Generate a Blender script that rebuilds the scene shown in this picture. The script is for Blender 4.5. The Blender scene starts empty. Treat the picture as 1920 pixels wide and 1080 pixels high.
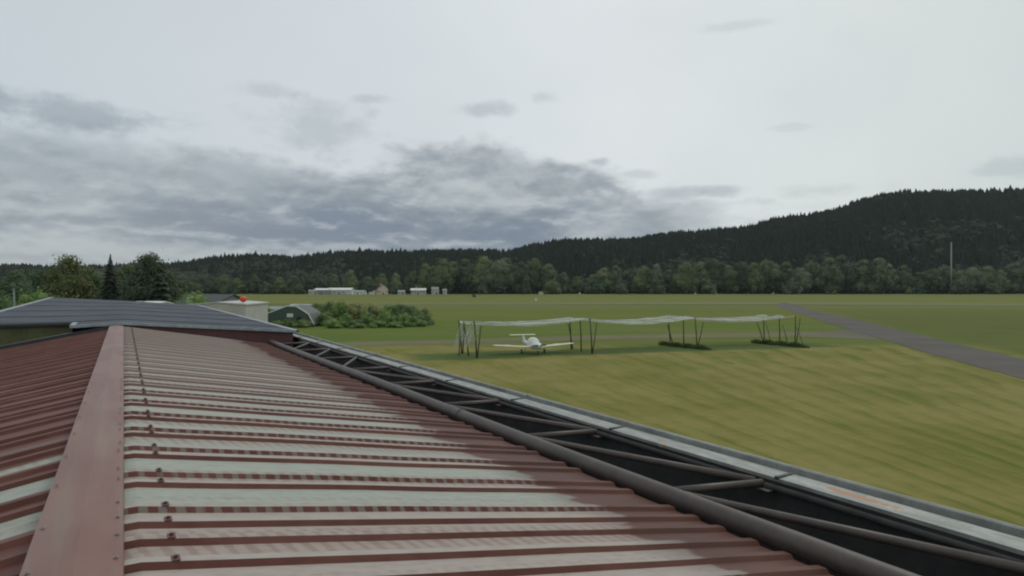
import bpy, math, random
import numpy as np
from mathutils import Vector, Matrix, Quaternion, noise as mnoise

R = math.radians
S = bpy.context.scene
COL = S.collection
F = 1250.0            # focal length in photo pixels
CH = 8.0              # camera height above the airfield
HOR = 536.0           # photo row of the horizon
TH = math.atan((960 - 232) / F)   # the ridge runs this far left of the view axis
CT, ST = math.cos(TH), math.sin(TH)

# ------------------------------------------------------------------ camera
cam_d = bpy.data.cameras.new("camera")
cam = bpy.data.objects.new("camera", cam_d); COL.objects.link(cam)
cam_d.sensor_width = 36; cam_d.lens = 36 * F / 1920
cam_d.clip_start = 0.05; cam_d.clip_end = 20000
cam.location = (0, 0, CH)
cam.rotation_euler = (R(90) - math.atan((540 - HOR) / F), 0, 0)
S.camera = cam
S.render.resolution_x, S.render.resolution_y = 1024, 576
S.view_settings.view_transform = 'Standard'
S.view_settings.look = 'None'
S.view_settings.exposure = 0.0
S.view_settings.gamma = 1.0
try:
    S.cycles.filter_width = 2.1
    S.cycles.volume_bounces = 0
    S.cycles.transparent_max_bounces = 16
    S.cycles.max_bounces = 6
except Exception:
    pass

def lin(c):
    return tuple(((v / 255) / 12.92 if v / 255 <= 0.04045 else ((v / 255 + 0.055) / 1.055) ** 2.4) for v in c)

# ------------------------------------------------------------------ node helper
class NT:
    def __init__(s, tree): s.t = tree; s.n = tree.nodes; s.l = tree.links
    def node(s, kind, **kw):
        n = s.n.new(kind)
        for k, v in kw.items(): setattr(n, k, v)
        return n
    def put(s, sock, v):
        if hasattr(v, 'is_output') or isinstance(v, bpy.types.NodeSocket): s.l.new(v, sock)
        else:
            if sock.type == 'RGBA' and len(v) == 3: v = (*v, 1)
            sock.default_value = v
    def m(s, op, a, b=0.0, c=None, clamp=False):
        n = s.node('ShaderNodeMath', operation=op, use_clamp=clamp)
        s.put(n.inputs[0], a); s.put(n.inputs[1], b)
        if c is not None: s.put(n.inputs[2], c)
        return n.outputs[0]
    def add(s, a, b): return s.m('ADD', a, b)
    def sub(s, a, b): return s.m('SUBTRACT', a, b)
    def mul(s, a, b): return s.m('MULTIPLY', a, b)
    def sstep(s, v, lo, hi, to0=0.0, to1=1.0):
        n = s.node('ShaderNodeMapRange', interpolation_type='SMOOTHSTEP')
        for i, q in enumerate((v, lo, hi, to0, to1)): s.put(n.inputs[i], q)
        return n.outputs[0]
    def lmap(s, v, lo, hi, to0=0.0, to1=1.0):
        n = s.node('ShaderNodeMapRange')
        for i, q in enumerate((v, lo, hi, to0, to1)): s.put(n.inputs[i], q)
        return n.outputs[0]
    def mix(s, f, a, b, blend='MIX'):
        n = s.node('ShaderNodeMix', data_type='RGBA', blend_type=blend)
        s.put(n.inputs[0], f); s.put(n.inputs[6], a); s.put(n.inputs[7], b)
        return n.outputs[2]
    def noise(s, vec, scale=1.0, detail=4.0, rough=0.5, dist=0.0, off=None):
        if off is not None:
            q = s.node('ShaderNodeVectorMath', operation='ADD'); s.put(q.inputs[0], vec); q.inputs[1].default_value = off; vec = q.outputs[0]
        n = s.node('ShaderNodeTexNoise')
        s.put(n.inputs['Vector'], vec); n.inputs['Scale'].default_value = scale
        n.inputs['Detail'].default_value = detail; n.inputs['Roughness'].default_value = rough
        n.inputs['Distortion'].default_value = dist
        return n.outputs[0]
    def comb(s, x, y, z=0.0):
        n = s.node('ShaderNodeCombineXYZ'); s.put(n.inputs[0], x); s.put(n.inputs[1], y); s.put(n.inputs[2], z); return n.outputs[0]
    def sep(s, v):
        n = s.node('ShaderNodeSeparateXYZ'); s.put(n.inputs[0], v); return n.outputs
    def vmul(s, v, k):
        n = s.node('ShaderNodeVectorMath', operation='MULTIPLY'); s.put(n.inputs[0], v); n.inputs[1].default_value = k; return n.outputs[0]
    def ramp(s, f, stops, interp='LINEAR'):
        n = s.node('ShaderNodeValToRGB'); s.put(n.inputs[0], f); cr = n.color_ramp; cr.interpolation = interp
        while len(cr.elements) < len(stops): cr.elements.new(0.5)
        for e, (p, c) in zip(cr.elements, stops):
            e.position = p; e.color = (*c, 1) if not isinstance(c, float) else (c, c, c, 1)
        return n.outputs[0]

# ------------------------------------------------------------------ world
SUN_EL, SUN_AZ = R(52), R(35)
W = bpy.data.worlds.new("World"); S.world = W; W.use_nodes = True
T = NT(W.node_tree); T.n.clear()
out = T.node('ShaderNodeOutputWorld'); bg = T.node('ShaderNodeBackground')
sky = T.node('ShaderNodeTexSky', sky_type='NISHITA'); sky.sun_disc = False
sky.sun_elevation = SUN_EL; sky.sun_rotation = SUN_AZ
tc = T.node('ShaderNodeTexCoord'); X, Y, Z = T.sep(tc.outputs['Generated'])
az = T.m('ARCTAN2', X, Y)
hyp = T.m('SQRT', T.add(T.mul(X, X), T.mul(Y, Y)))
el = T.m('DIVIDE', Z, T.m('MAXIMUM', hyp, 0.001))
def ae(x, y):
    a = math.atan((x - 960) / F); return a, (HOR - y) / F * math.cos(a)
LC = lambda c: lin(c)
elc = T.m('MAXIMUM', el, 0.0)
# flattened, perspective-like cloud coordinates: the layers crowd towards the horizon
lay = T.m('LOGARITHM', T.add(elc, 0.12), 2.718)
vec = T.comb(T.mul(az, 5.5), T.mul(lay, 3.6), 0.0)
nA = T.noise(vec, 1.3, 9, 0.56, 0.1)
nB = T.noise(T.comb(T.mul(az, 5.5), T.mul(lay, 3.1), 3.0), 1.5, 9, 0.56, 0.1)
nB2 = T.noise(T.comb(T.mul(az, 5.5), T.add(T.mul(lay, 3.1), 0.14), 3.0), 1.5, 9, 0.56, 0.1)
nC = T.noise(T.comb(T.mul(az, 13.0), T.mul(lay, 6.8), 7.0), 1.8, 9, 0.6, 0.1)
nD = T.noise(T.comb(T.mul(az, 1.5), T.mul(elc, 2.0), 11.0), 1.5, 4, 0.5)
# high thin overcast
azf = T.lmap(az, R(-40), R(40))
base = T.ramp(azf, [(0.0, LC((200, 210, 216))), (0.35, LC((215, 222, 226))), (0.62, LC((226, 232, 233))), (0.85, LC((222, 229, 227))), (1.0, LC((210, 219, 217)))])
base = T.mix(T.sstep(nD, 0.3, 0.75, 0.0, 0.38), base, LC((198, 205, 209)))
base = T.mix(T.sstep(el, 0.45, 1.2, 0.0, 0.5), base, LC((210, 212, 208)))
# cloud bank: its upper border as a curve over azimuth
btop = T.node('ShaderNodeFloatCurve')
pts = [(-300, 210), (0, 225), (180, 262), (330, 292), (520, 300), (640, 305), (760, 285), (900, 268), (1040, 285), (1150, 318), (1260, 345), (1400, 388), (1560, 402), (1800, 405), (2200, 400)]
cv = btop.mapping.curves[0]
cp = []
for (px, py) in pts:
    a, e = ae(px, py); cp.append(((a + R(50)) / R(100), e / 0.5))
while len(cv.points) < len(cp): cv.points.new(0.5, 0.5)
for q, p in zip(cv.points, cp): q.location = p
btop.mapping.update()
T.put(btop.inputs['Value'], T.lmap(az, R(-50), R(50)))
topel = T.mul(btop.outputs[0], 0.5)
d = T.sub(topel, el)
d = T.add(d, T.mul(T.sub(nA, 0.5), 0.15))
d = T.add(d, T.mul(T.sub(nC, 0.5), 0.05))
strength = T.ramp(T.lmap(az, R(-50), R(50)), [(0.0, 0.75), (0.2, 0.9), (0.5, 1.0), (0.62, 0.85), (0.72, 0.45), (0.82, 0.25), (1.0, 0.22)])
bank = T.mul(T.sstep(d, -0.012, 0.034), strength)
e_ = lambda y: (HOR - y) / F
dark = T.mix(T.sstep(nB, 0.36, 0.66), LC((136, 146, 155)), LC((178, 186, 190)))
dark = T.mix(T.mul(T.sstep(nC, 0.45, 0.72), 0.45), dark, LC((184, 193, 196)))
dark = T.mix(T.sstep(el, e_(440), e_(290), 0.0, 0.28), dark, LC((176, 185, 189)))
# blue-grey belt low over the hills between left-centre and right-centre
belt = T.mul(T.sstep(el, e_(505), e_(480)), T.sstep(el, e_(350), e_(420)))
belt = T.mul(belt, T.mul(T.sstep(az, R(-34), R(-18)), T.sstep(az, R(16), R(3))))
dark = T.mix(T.mul(belt, T.sstep(nB, 0.7, 0.38, 0.25, 0.85)), dark, LC((108, 122, 142)))
# clearer strip along the horizon
strip = T.mul(T.sstep(T.add(el, T.mul(T.sub(nC, 0.5), 0.05)), e_(456), e_(484)), T.sstep(az, R(-12), R(-26), 0.0, 0.85))
dark = T.mix(strip, dark, LC((188, 195, 195)))
relief = T.sub(nB, nB2)
dark = T.mix(T.sstep(relief, 0.0, 0.14, 0.0, 0.42), dark, LC((204, 211, 212)))
dark = T.mix(T.sstep(relief, 0.0, -0.14, 0.0, 0.35), dark, LC((116, 127, 141)))
col = T.mix(bank, base, dark)
# loose cloudlets
def blob(px, py, rx, ry, k, tone=(165, 175, 181)):
    global col
    a, e = ae(px, py)
    da = T.mul(T.sub(az, a), F / rx); de = T.mul(T.sub(el, e), F / ry)
    r = T.m('SQRT', T.add(T.mul(da, da), T.mul(de, de)))
    r = T.add(r, T.mul(T.sub(nC, 0.5), 2.4)); r = T.add(r, T.mul(T.sub(nA, 0.5), 1.2))
    col = T.mix(T.mul(T.sstep(r, 1.25, 0.2), k), col, LC(tone))
blob(140, 214, 150, 26, 0.8, (160, 171, 180)); blob(600, 235, 110, 50, 0.55, (172, 182, 186))
blob(905, 205, 60, 16, 0.6, (172, 182, 186)); blob(1270, 360, 48, 12, 0.6); blob(1350, 358, 34, 11, 0.6)
blob(1125, 303, 20, 8, 0.6); blob(690, 185, 50, 10, 0.4); blob(1015, 180, 28, 16, 0.35); blob(1195, 327, 40, 9, 0.4)
blob(1480, 240, 40, 8, 0.2); blob(1390, 48, 60, 9, 0.25); blob(1900, 312, 50, 14, 0.4); blob(500, 170, 60, 14, 0.35)
blob(1560, 355, 110, 14, 0.35, (178, 188, 190)); blob(60, 300, 260, 70, 0.45, (148, 158, 168)); blob(420, 330, 140, 45, 0.5, (150, 160, 168))
col = T.mix(T.sstep(el, -0.02, 0.0, 1.0, 0.0), col, LC((120, 128, 125)))
skyc = T.mix(1.0, sky.outputs[0], (1, 1, 1), 'MULTIPLY')
cloudc = T.node('ShaderNodeVectorMath', operation='SCALE'); T.put(cloudc.inputs[0], col); cloudc.inputs[3].default_value = 10.0
fin = T.mix(0.97, skyc, cloudc.outputs[0])
T.put(bg.inputs['Color'], fin); bg.inputs['Strength'].default_value = 0.1
T.l.new(bg.outputs[0], out.inputs[0])

sun_d = bpy.data.lights.new("sun", 'SUN'); sun_d.energy = 0.85; sun_d.angle = R(18); sun_d.color = (1.0, 0.96, 0.9)
sun = bpy.data.objects.new("sun", sun_d); COL.objects.link(sun)
sd = Vector((math.sin(SUN_AZ) * math.cos(SUN_EL), math.cos(SUN_AZ) * math.cos(SUN_EL), math.sin(SUN_EL)))
sun.rotation_euler = sd.to_track_quat('Z', 'Y').to_euler()

# ------------------------------------------------------------------ tagging and mesh helpers
def tag(o, label=None, cat=None, group=None, kind=None):
    if label: o['label'] = label
    if cat: o['category'] = cat
    if group: o['group'] = group
    if kind: o['kind'] = kind
    return o
def empty(name, loc=(0, 0, 0), rz=0.0, **kw):
    o = bpy.data.objects.new(name, None); COL.objects.link(o)
    o.location = loc; o.rotation_euler = (0, 0, rz); o.empty_display_size = 0.2
    return tag(o, **kw)

class MB:
    def __init__(s): s.v = []; s.f = []; s.mi = []; s.cur = 0
    def quad(s, *p):
        b = len(s.v); s.v += [tuple(q) for q in p]; s.f.append(tuple(range(b, b + len(p)))); s.mi.append(s.cur)
    def box(s, x0, x1, y0, y1, z0, z1):
        b = len(s.v)
        s.v += [(x0, y0, z0), (x1, y0, z0), (x1, y1, z0), (x0, y1, z0), (x0, y0, z1), (x1, y0, z1), (x1, y1, z1), (x0, y1, z1)]
        for f in ((0, 3, 2, 1), (4, 5, 6, 7), (0, 1, 5, 4), (1, 2, 6, 5), (2, 3, 7, 6), (3, 0, 4, 7)):
            s.f.append(tuple(b + i for i in f)); s.mi.append(s.cur)
    def tube(s, pts, rad, n=12, caps=True):
        pts = [Vector(p) for p in pts]
        if not hasattr(rad, '__len__'): rad = [rad] * len(pts)
        rings = []
        up = Vector((0, 0, 1))
        for i, p in enumerate(pts):
            t = (pts[min(i + 1, len(pts) - 1)] - pts[max(i - 1, 0)]).normalized()
            a = t.cross(up) if abs(t.z) < 0.95 else t.cross(Vector((1, 0, 0)))
            a.normalize(); b_ = t.cross(a)
            r = []
            for k in range(n):
                th = 2 * math.pi * k / n
                r.append(len(s.v)); s.v.append(tuple(p + (a * math.cos(th) + b_ * math.sin(th)) * rad[i]))
            rings.append(r)
        for i in range(len(rings) - 1):
            for k in range(n):
                s.f.append((rings[i][k], rings[i][(k + 1) % n], rings[i + 1][(k + 1) % n], rings[i + 1][k])); s.mi.append(s.cur)
        if caps:
            s.f.append(tuple(reversed(rings[0]))); s.mi.append(s.cur); s.f.append(tuple(rings[-1])); s.mi.append(s.cur)
    def loft(s, secs, caps=True):
        # secs: list of lists of points of equal length (closed rings)
        rings = []
        for sec in secs:
            rings.append(list(range(len(s.v), len(s.v) + len(sec)))); s.v += [tuple(p) for p in sec]
        n = len(secs[0])
        for i in range(len(rings) - 1):
            for k in range(n):
                s.f.append((rings[i][k], rings[i][(k + 1) % n], rings[i + 1][(k + 1) % n], rings[i + 1][k])); s.mi.append(s.cur)
        if caps:
            s.f.append(tuple(reversed(rings[0]))); s.mi.append(s.cur); s.f.append(tuple(rings[-1])); s.mi.append(s.cur)
    def data(s, name, mat, smooth=False):
        me = bpy.data.meshes.new(name); me.from_pydata(s.v, [], s.f)
        for m in (mat if isinstance(mat, (list, tuple)) else [mat]): me.materials.append(m)
        me.polygons.foreach_set('material_index', s.mi)
        if smooth: me.polygons.foreach_set('use_smooth', [True] * len(s.f))
        me.update(); return me
    def build(s, name, mat, parent=None, smooth=False, loc=None, **kw):
        return link(name, s.data(name, mat, smooth), parent, loc, **kw)
def link(name, me, parent=None, loc=None, **kw):
    o = bpy.data.objects.new(name, me); COL.objects.link(o)
    if parent is not None: o.parent = parent
    if loc is not None: o.location = loc
    return tag(o, **kw)
def npmesh(name, verts, tris, mats, mi=None, smooth=False):
    me = bpy.data.meshes.new(name)
    verts = np.asarray(verts, dtype=np.float32); tris = np.asarray(tris, dtype=np.int32)
    k = tris.shape[1]
    me.vertices.add(len(verts)); me.vertices.foreach_set('co', verts.ravel())
    me.loops.add(tris.size); me.loops.foreach_set('vertex_index', tris.ravel())
    me.polygons.add(len(tris)); me.polygons.foreach_set('loop_start', np.arange(0, tris.size, k, dtype=np.int32))
    try: me.polygons.foreach_set('loop_total', np.full(len(tris), k, dtype=np.int32))
    except Exception: pass
    for m in mats: me.materials.append(m)
    if mi is not None: me.polygons.foreach_set('material_index', np.asarray(mi, dtype=np.int32))
    me.polygons.foreach_set('use_smooth', np.full(len(tris), smooth))
    me.update(calc_edges=True); return me

def G(x, y):       # ground point seen at a photo pixel
    Zd = F * CH / (y - HOR); return ((x - 960) / F * Zd, Zd)
def AT(x, Zd):     # lateral position of a photo column at depth Zd
    return (x - 960) / F * Zd
def HT(y, Zd):     # height of a photo row at depth Zd
    return CH + (HOR - y) / F * Zd

# ------------------------------------------------------------------ materials
def mat(name):
    m = bpy.data.materials.new(name); m.use_nodes = True
    t = NT(m.node_tree); b = t.n['Principled BSDF']
    return m, t, b
def coords(t): return t.node('ShaderNodeTexCoord').outputs['Object']
def simple(name, c, rough=0.6, metal=0.0, var=0.25, scale=3.0, spec=0.5, bump=0.0):
    m, t, b = mat(name); v = coords(t)
    n = t.noise(v, scale, 6, 0.6)
    n2 = t.noise(v, scale * 7, 4, 0.6)
    k = t.add(t.mul(n, 0.7), t.mul(n2, 0.3))
    lo = tuple(x * (1 - var) for x in c); hi = tuple(min(1, x * (1 + var)) for x in c)
    t.put(b.inputs['Base Color'], t.mix(t.sstep(k, 0.3, 0.7), lo, hi))
    b.inputs['Roughness'].default_value = rough; b.inputs['Metallic'].default_value = metal
    b.inputs['Specular IOR Level'].default_value = spec
    if bump:
        bp = t.node('ShaderNodeBump'); bp.inputs['Strength'].default_value = bump; t.put(bp.inputs['Height'], n2); t.l.new(bp.outputs[0], b.inputs['Normal'])
    return m

def roof_paint(side):
    m, t, b = mat('corrugated_paint_' + side); v = coords(t); x, y, z = t.sep(v)
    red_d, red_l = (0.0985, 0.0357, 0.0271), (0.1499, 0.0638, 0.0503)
    big = t.noise(t.comb(t.mul(x, 0.7), t.mul(y, 1.3), 0.0), 1.0, 5, 0.55)
    fine = t.noise(t.comb(t.mul(x, 2.5), t.mul(y, 9.0), 5.0), 2.0, 6, 0.65)
    red = t.mix(t.sstep(t.add(t.mul(big, 0.6), t.mul(fine, 0.4)), 0.35, 0.65), red_d, red_l)
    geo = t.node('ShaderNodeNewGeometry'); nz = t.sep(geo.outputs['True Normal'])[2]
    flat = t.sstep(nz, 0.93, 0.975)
    da = t.node('ShaderNodeAttribute'); da.attribute_name = 'zone'; zone = da.outputs['Fac']   # 1 wide pan, 2 narrow pan or crown, 3 scuffed web
    wide = t.mul(t.sstep(zone, 0.5, 0.6), t.sstep(zone, 1.5, 1.4)); scuff = t.sstep(zone, 2.5, 2.6)
    # sky reflection painted into the colour of pans and crowns, ending before the eave
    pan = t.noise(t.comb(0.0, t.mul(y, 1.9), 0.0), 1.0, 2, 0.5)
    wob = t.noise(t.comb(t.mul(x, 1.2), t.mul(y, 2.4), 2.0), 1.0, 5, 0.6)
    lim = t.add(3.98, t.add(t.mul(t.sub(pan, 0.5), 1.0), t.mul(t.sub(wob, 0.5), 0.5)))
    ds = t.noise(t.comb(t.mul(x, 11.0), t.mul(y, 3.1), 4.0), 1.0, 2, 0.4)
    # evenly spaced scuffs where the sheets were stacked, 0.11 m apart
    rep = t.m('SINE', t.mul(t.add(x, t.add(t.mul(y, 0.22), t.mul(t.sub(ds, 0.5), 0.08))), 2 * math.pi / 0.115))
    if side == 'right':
        sky_sheen = t.sstep(x, lim, t.sub(lim, 0.12))
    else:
        sky_sheen = t.mul(t.sstep(y, 8.6, 7.9), t.mul(wide, t.sstep(wob, 0.25, 0.5, 0.35, 0.95)))
        sky_sheen = t.mul(sky_sheen, t.sstep(pan, 0.36, 0.44))
    w0 = sky_sheen
    sky_sheen = t.mul(sky_sheen, flat)
    sky_sheen = t.mul(sky_sheen, t.sstep(fine, 0.3, 0.6, 0.78, 1.0))
    sheen_col = t.mix(wide, (0.37, 0.33, 0.30), (0.33, 0.36, 0.315))
    sheen_col = t.mix(t.mul(t.sstep(pan, 0.50, 0.40), 0.35), sheen_col, (0.27, 0.195, 0.165))
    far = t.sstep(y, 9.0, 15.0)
    sheen_col = t.mix(t.mul(far, 0.6), sheen_col, (0.33, 0.30, 0.27))
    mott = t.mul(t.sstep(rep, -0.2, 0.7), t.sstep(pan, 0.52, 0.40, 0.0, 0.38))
    sheen_col = t.mix(mott, sheen_col, (0.19, 0.105, 0.09))
    colr = t.mix(sky_sheen, red, sheen_col)
    webf = t.mul(t.mul(t.m('SUBTRACT', 1.0, flat), w0), t.mul(far, 0.6))  # grazing sky reflection painted as a paler colour on the distant rib webs
    colr = t.mix(webf, colr, (0.29, 0.25, 0.22))
    dash = t.mul(t.mul(scuff, w0), t.mul(t.sstep(rep, 0.0, -0.5), t.sstep(ds, 0.3, 0.5, 0.35, 0.85)))
    colr = t.mix(dash, colr, (0.20, 0.17, 0.15))
    # uneven darker brown tone towards the eave
    if side == 'right':
        eave_dark = t.mul(t.sstep(x, 3.3, 4.2), t.sstep(t.noise(t.comb(t.mul(x, 0.8), t.mul(y, 1.1), 9.0), 1.0, 4, 0.6), 0.30, 0.65, 0.25, 0.75))
        colr = t.mix(eave_dark, colr, (0.070, 0.034, 0.026))
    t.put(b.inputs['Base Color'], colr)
    t.put(b.inputs['Roughness'], t.mix(sky_sheen, (0.5,) * 3, (0.55,) * 3))
    b.inputs['Specular IOR Level'].default_value = 0.16
    bp = t.node('ShaderNodeBump'); bp.inputs['Strength'].default_value = 0.08; bp.inputs['Distance'].default_value = 0.01
    t.put(bp.inputs['Height'], fine); t.l.new(bp.outputs[0], b.inputs['Normal'])
    return m
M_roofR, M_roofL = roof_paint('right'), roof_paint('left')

def cap_mat():
    m, t, b = mat('ridge_cap_paint'); v = coords(t); x, y, z = t.sep(v)
    a = t.noise(t.comb(t.mul(x, 1.6), t.mul(y, 0.5), 0.0), 1.0, 5, 0.55)
    f = t.noise(v, 6.0, 6, 0.65)
    s_ = t.noise(t.comb(t.mul(x, 7.0), t.mul(y, 0.35), 0.0), 1.0, 4, 0.6)
    c = t.mix(t.sstep(a, 0.35, 0.65), (0.1650, 0.0671, 0.0484), (0.2050, 0.1032, 0.0764))
    c = t.mix(t.sstep(s_, 0.45, 0.75, 0.0, 0.5), c, (0.21, 0.17, 0.135))
    c = t.mix(t.sstep(f, 0.6, 0.75, 0.0, 0.35), c, (0.12, 0.06, 0.05))
    t.put(b.inputs['Base Color'], c); b.inputs['Roughness'].default_value = 0.45
    return m
M_cap = cap_mat()
M_screw = simple('screw_zinc', (0.30, 0.26, 0.24), 0.4, 0.4)
M_washer = simple('washer_red', (0.085, 0.03, 0.028), 0.5)
def galv():
    m, t, b = mat('weathered_zinc'); v = coords(t); x, y, z = t.sep(v)
    n = t.noise(t.comb(t.mul(x, 6.0), t.mul(y, 1.5), z), 1.5, 6, 0.65); g = t.noise(v, 22.0, 4, 0.6)
    c = t.mix(t.sstep(n, 0.3, 0.7), (0.1720, 0.1849, 0.1720), (0.3096, 0.3268, 0.3096))
    c = t.mix(t.sstep(g, 0.55, 0.7, 0.0, 0.5), c, (0.13, 0.15, 0.14))
    rs = t.noise(t.comb(t.mul(x, 3.0), t.mul(y, 1.1), 2.0), 1.0, 3, 0.5)
    c = t.mix(t.mul(t.sstep(t.add(rs, t.mul(t.sub(g, 0.5), 0.25)), 0.635, 0.675), t.sstep(x, 6.56, 6.48)), c, (0.34, 0.15, 0.055))
    t.put(b.inputs['Base Color'], c); b.inputs['Roughness'].default_value = 0.5; b.inputs['Metallic'].default_value = 0.25
    return m
M_galv = galv()
M_pipe = simple('pipe_brown_primer', (0.060, 0.046, 0.040), 0.5, 0.0, 0.3, 2.0, bump=0.15)
M_bitumen = simple('bitumen_black', (0.034, 0.034, 0.034), 0.8, 0.0, 0.4, 2.0)
M_darkseam = simple('seam_dark', (0.030, 0.034, 0.040), 0.6)
M_redwall = simple('red_clad_wall', (0.105, 0.040, 0.040), 0.6, var=0.2)
M_olive = simple('olive_wall', (0.10, 0.105, 0.045), 0.8, var=0.3, scale=1.5)  # plain olive colour of the recessed front wall
def felt():
    m, t, b = mat('slate_blue_roof_sheet'); v = coords(t); x, y, z = t.sep(v)
    n = t.noise(t.comb(t.mul(x, 0.5), t.mul(y, 0.25), 0.0), 1.0, 6, 0.6); k = t.noise(t.comb(t.mul(x, 1.2), t.mul(y, 0.45), 3.0), 1.0, 5, 0.6)
    c = t.mix(t.sstep(n, 0.3, 0.7), (0.0336, 0.0440, 0.0592), (0.0544, 0.0664, 0.0832))
    c = t.mix(t.sstep(k, 0.66, 0.74, 0.0, 0.5), c, (0.20, 0.22, 0.23))
    t.put(b.inputs['Base Color'], c); b.inputs['Roughness'].default_value = 0.7; b.inputs['Specular IOR Level'].default_value = 0.3
    return m
M_felt = felt()
M_trim = simple('zinc_trim', (0.26, 0.30, 0.32), 0.45, 0.2)
M_white = simple('white_paint', (0.62, 0.64, 0.63), 0.5, var=0.08)
M_offwhite = simple('pale_render', (0.40, 0.40, 0.37), 0.8, var=0.12, scale=0.6)
M_offwhite2 = simple('pale_roof_felt', (0.44, 0.45, 0.43), 0.8, var=0.15)
M_cream = simple('cream_render', (0.52, 0.46, 0.37), 0.8, var=0.1)
M_tile = simple('red_brown_tiles', (0.20, 0.095, 0.075), 0.8, var=0.3)
M_gray = simple('grey_sheet', (0.22, 0.24, 0.25), 0.6, var=0.15)
M_paleblue = simple('pale_blue_sheet', (0.40, 0.50, 0.55), 0.5, var=0.1)
M_glass = simple('dark_window_glass', (0.03, 0.035, 0.04), 0.15, var=0.2)
M_greyroof = simple('grey_green_felt', (0.09, 0.11, 0.10), 0.7)
M_greenwood = simple('green_boards', (0.060, 0.095, 0.068), 0.8, var=0.3)
M_orange = simple('orange_paint', (0.70, 0.075, 0.03), 0.6, var=0.08)
M_wood = simple('weathered_post_wood', (0.060, 0.046, 0.034), 0.9, var=0.35, scale=6)
M_wood2 = simple('grey_brace_wood', (0.13, 0.125, 0.11), 0.9, var=0.3, scale=6)
M_bark = simple('bark', (0.06, 0.048, 0.036), 0.9, var=0.4, scale=5)
M_steel = simple('mast_steel', (0.28, 0.29, 0.29), 0.5, 0.3)
M_ac = simple('aircraft_white', (0.78, 0.80, 0.80), 0.35, var=0.06)
M_accover = simple('canopy_cover_cloth', (0.78, 0.78, 0.76), 0.8, var=0.1)
M_wing = simple('wing_cream_white', (0.80, 0.80, 0.62), 0.4, var=0.06)
M_tyre = simple('tyre_rubber', (0.02, 0.02, 0.02), 0.8)
M_black = simple('propeller_black', (0.025, 0.022, 0.02), 0.5)
M_acgrey = simple('cowling_grey', (0.20, 0.21, 0.21), 0.6)  # plain grey of the cowl chin

def leaf_mat(name, dark, light, scale=0.35, trans=0.15):
    m, t, b = mat(name); v = coords(t)
    oi = t.node('ShaderNodeObjectInfo')
    geo = t.node('ShaderNodeNewGeometry')
    n = t.noise(v, scale, 4, 0.6, off=(3.1, 1.7, 0.4)); rp = geo.outputs['Random Per Island']
    k = t.add(t.mul(n, 0.75), t.mul(rp, 0.25)); k = t.add(k, t.mul(t.sub(oi.outputs['Random'], 0.5), 0.25))
    c = t.mix(t.sstep(k, 0.3, 0.75), dark, light)
    t.put(b.inputs['Base Color'], c); b.inputs['Roughness'].default_value = 0.7; b.inputs['Specular IOR Level'].default_value = 0.25
    tr = t.node('ShaderNodeBsdfTranslucent'); t.put(tr.inputs[0], c)
    mx = t.node('ShaderNodeMixShader'); mx.inputs[0].default_value = trans
    t.l.new(b.outputs[0], mx.inputs[1]); t.l.new(tr.outputs[0], mx.inputs[2]); t.l.new(mx.outputs[0], t.n['Material Output'].inputs[0])
    return m
L_mid = leaf_mat('leaves_mid', (0.0500, 0.0825, 0.0375), (0.1313, 0.1750, 0.0700), 0.12)
L_dark = leaf_mat('leaves_dark', (0.0452, 0.0792, 0.0452), (0.1169, 0.1772, 0.0829), 0.12)
L_grey = leaf_mat('leaves_willow', (0.056, 0.080, 0.048), (0.130, 0.155, 0.092), 0.12)
L_yellow = leaf_mat('leaves_yellowgreen', (0.095, 0.118, 0.040), (0.225, 0.240, 0.095), 0.3)
L_con = leaf_mat('needles', (0.020, 0.030, 0.018), (0.048, 0.058, 0.036), 0.25, 0.05)
L_bush = leaf_mat('bush_leaves', (0.1013, 0.1823, 0.0486), (0.2362, 0.3375, 0.1080), 0.3)
L_bushr = leaf_mat('bush_leaves_brownish', (0.1418, 0.1620, 0.0567), (0.2497, 0.2633, 0.1080), 0.3)
L_bush2 = leaf_mat('bush_leaves_mid', (0.0878, 0.1485, 0.0540), (0.2025, 0.2767, 0.1080), 0.3)
L_bush3 = leaf_mat('bush_leaves_deep', (0.0607, 0.1080, 0.0405), (0.1485, 0.2093, 0.0810), 0.3)
def forest_mat(name, a, b_, c_):
    m, t, b = mat(name); v = coords(t); rp = t.node('ShaderNodeNewGeometry').outputs['Random Per Island']
    n = t.noise(v, 0.012, 5, 0.6); k = t.add(t.mul(n, 0.6), t.mul(rp, 0.4))
    c = t.ramp(k, [(0.25, a), (0.5, b_), (0.8, c_)])
    t.put(b.inputs['Base Color'], c); b.inputs['Roughness'].default_value = 0.8; b.inputs['Specular IOR Level'].default_value = 0.15
    return m
M_forc = forest_mat('conifer_forest_needles', (0.0125, 0.0229, 0.0132), (0.0192, 0.0317, 0.0176), (0.0306, 0.0397, 0.0220))
M_forb = forest_mat('mixed_wood_leaves', (0.0195, 0.0300, 0.0188), (0.0285, 0.0405, 0.0240), (0.0405, 0.0525, 0.0300))
M_soil = simple('forest_floor', (0.020, 0.026, 0.016), 0.9, var=0.3, scale=0.05)

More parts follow.
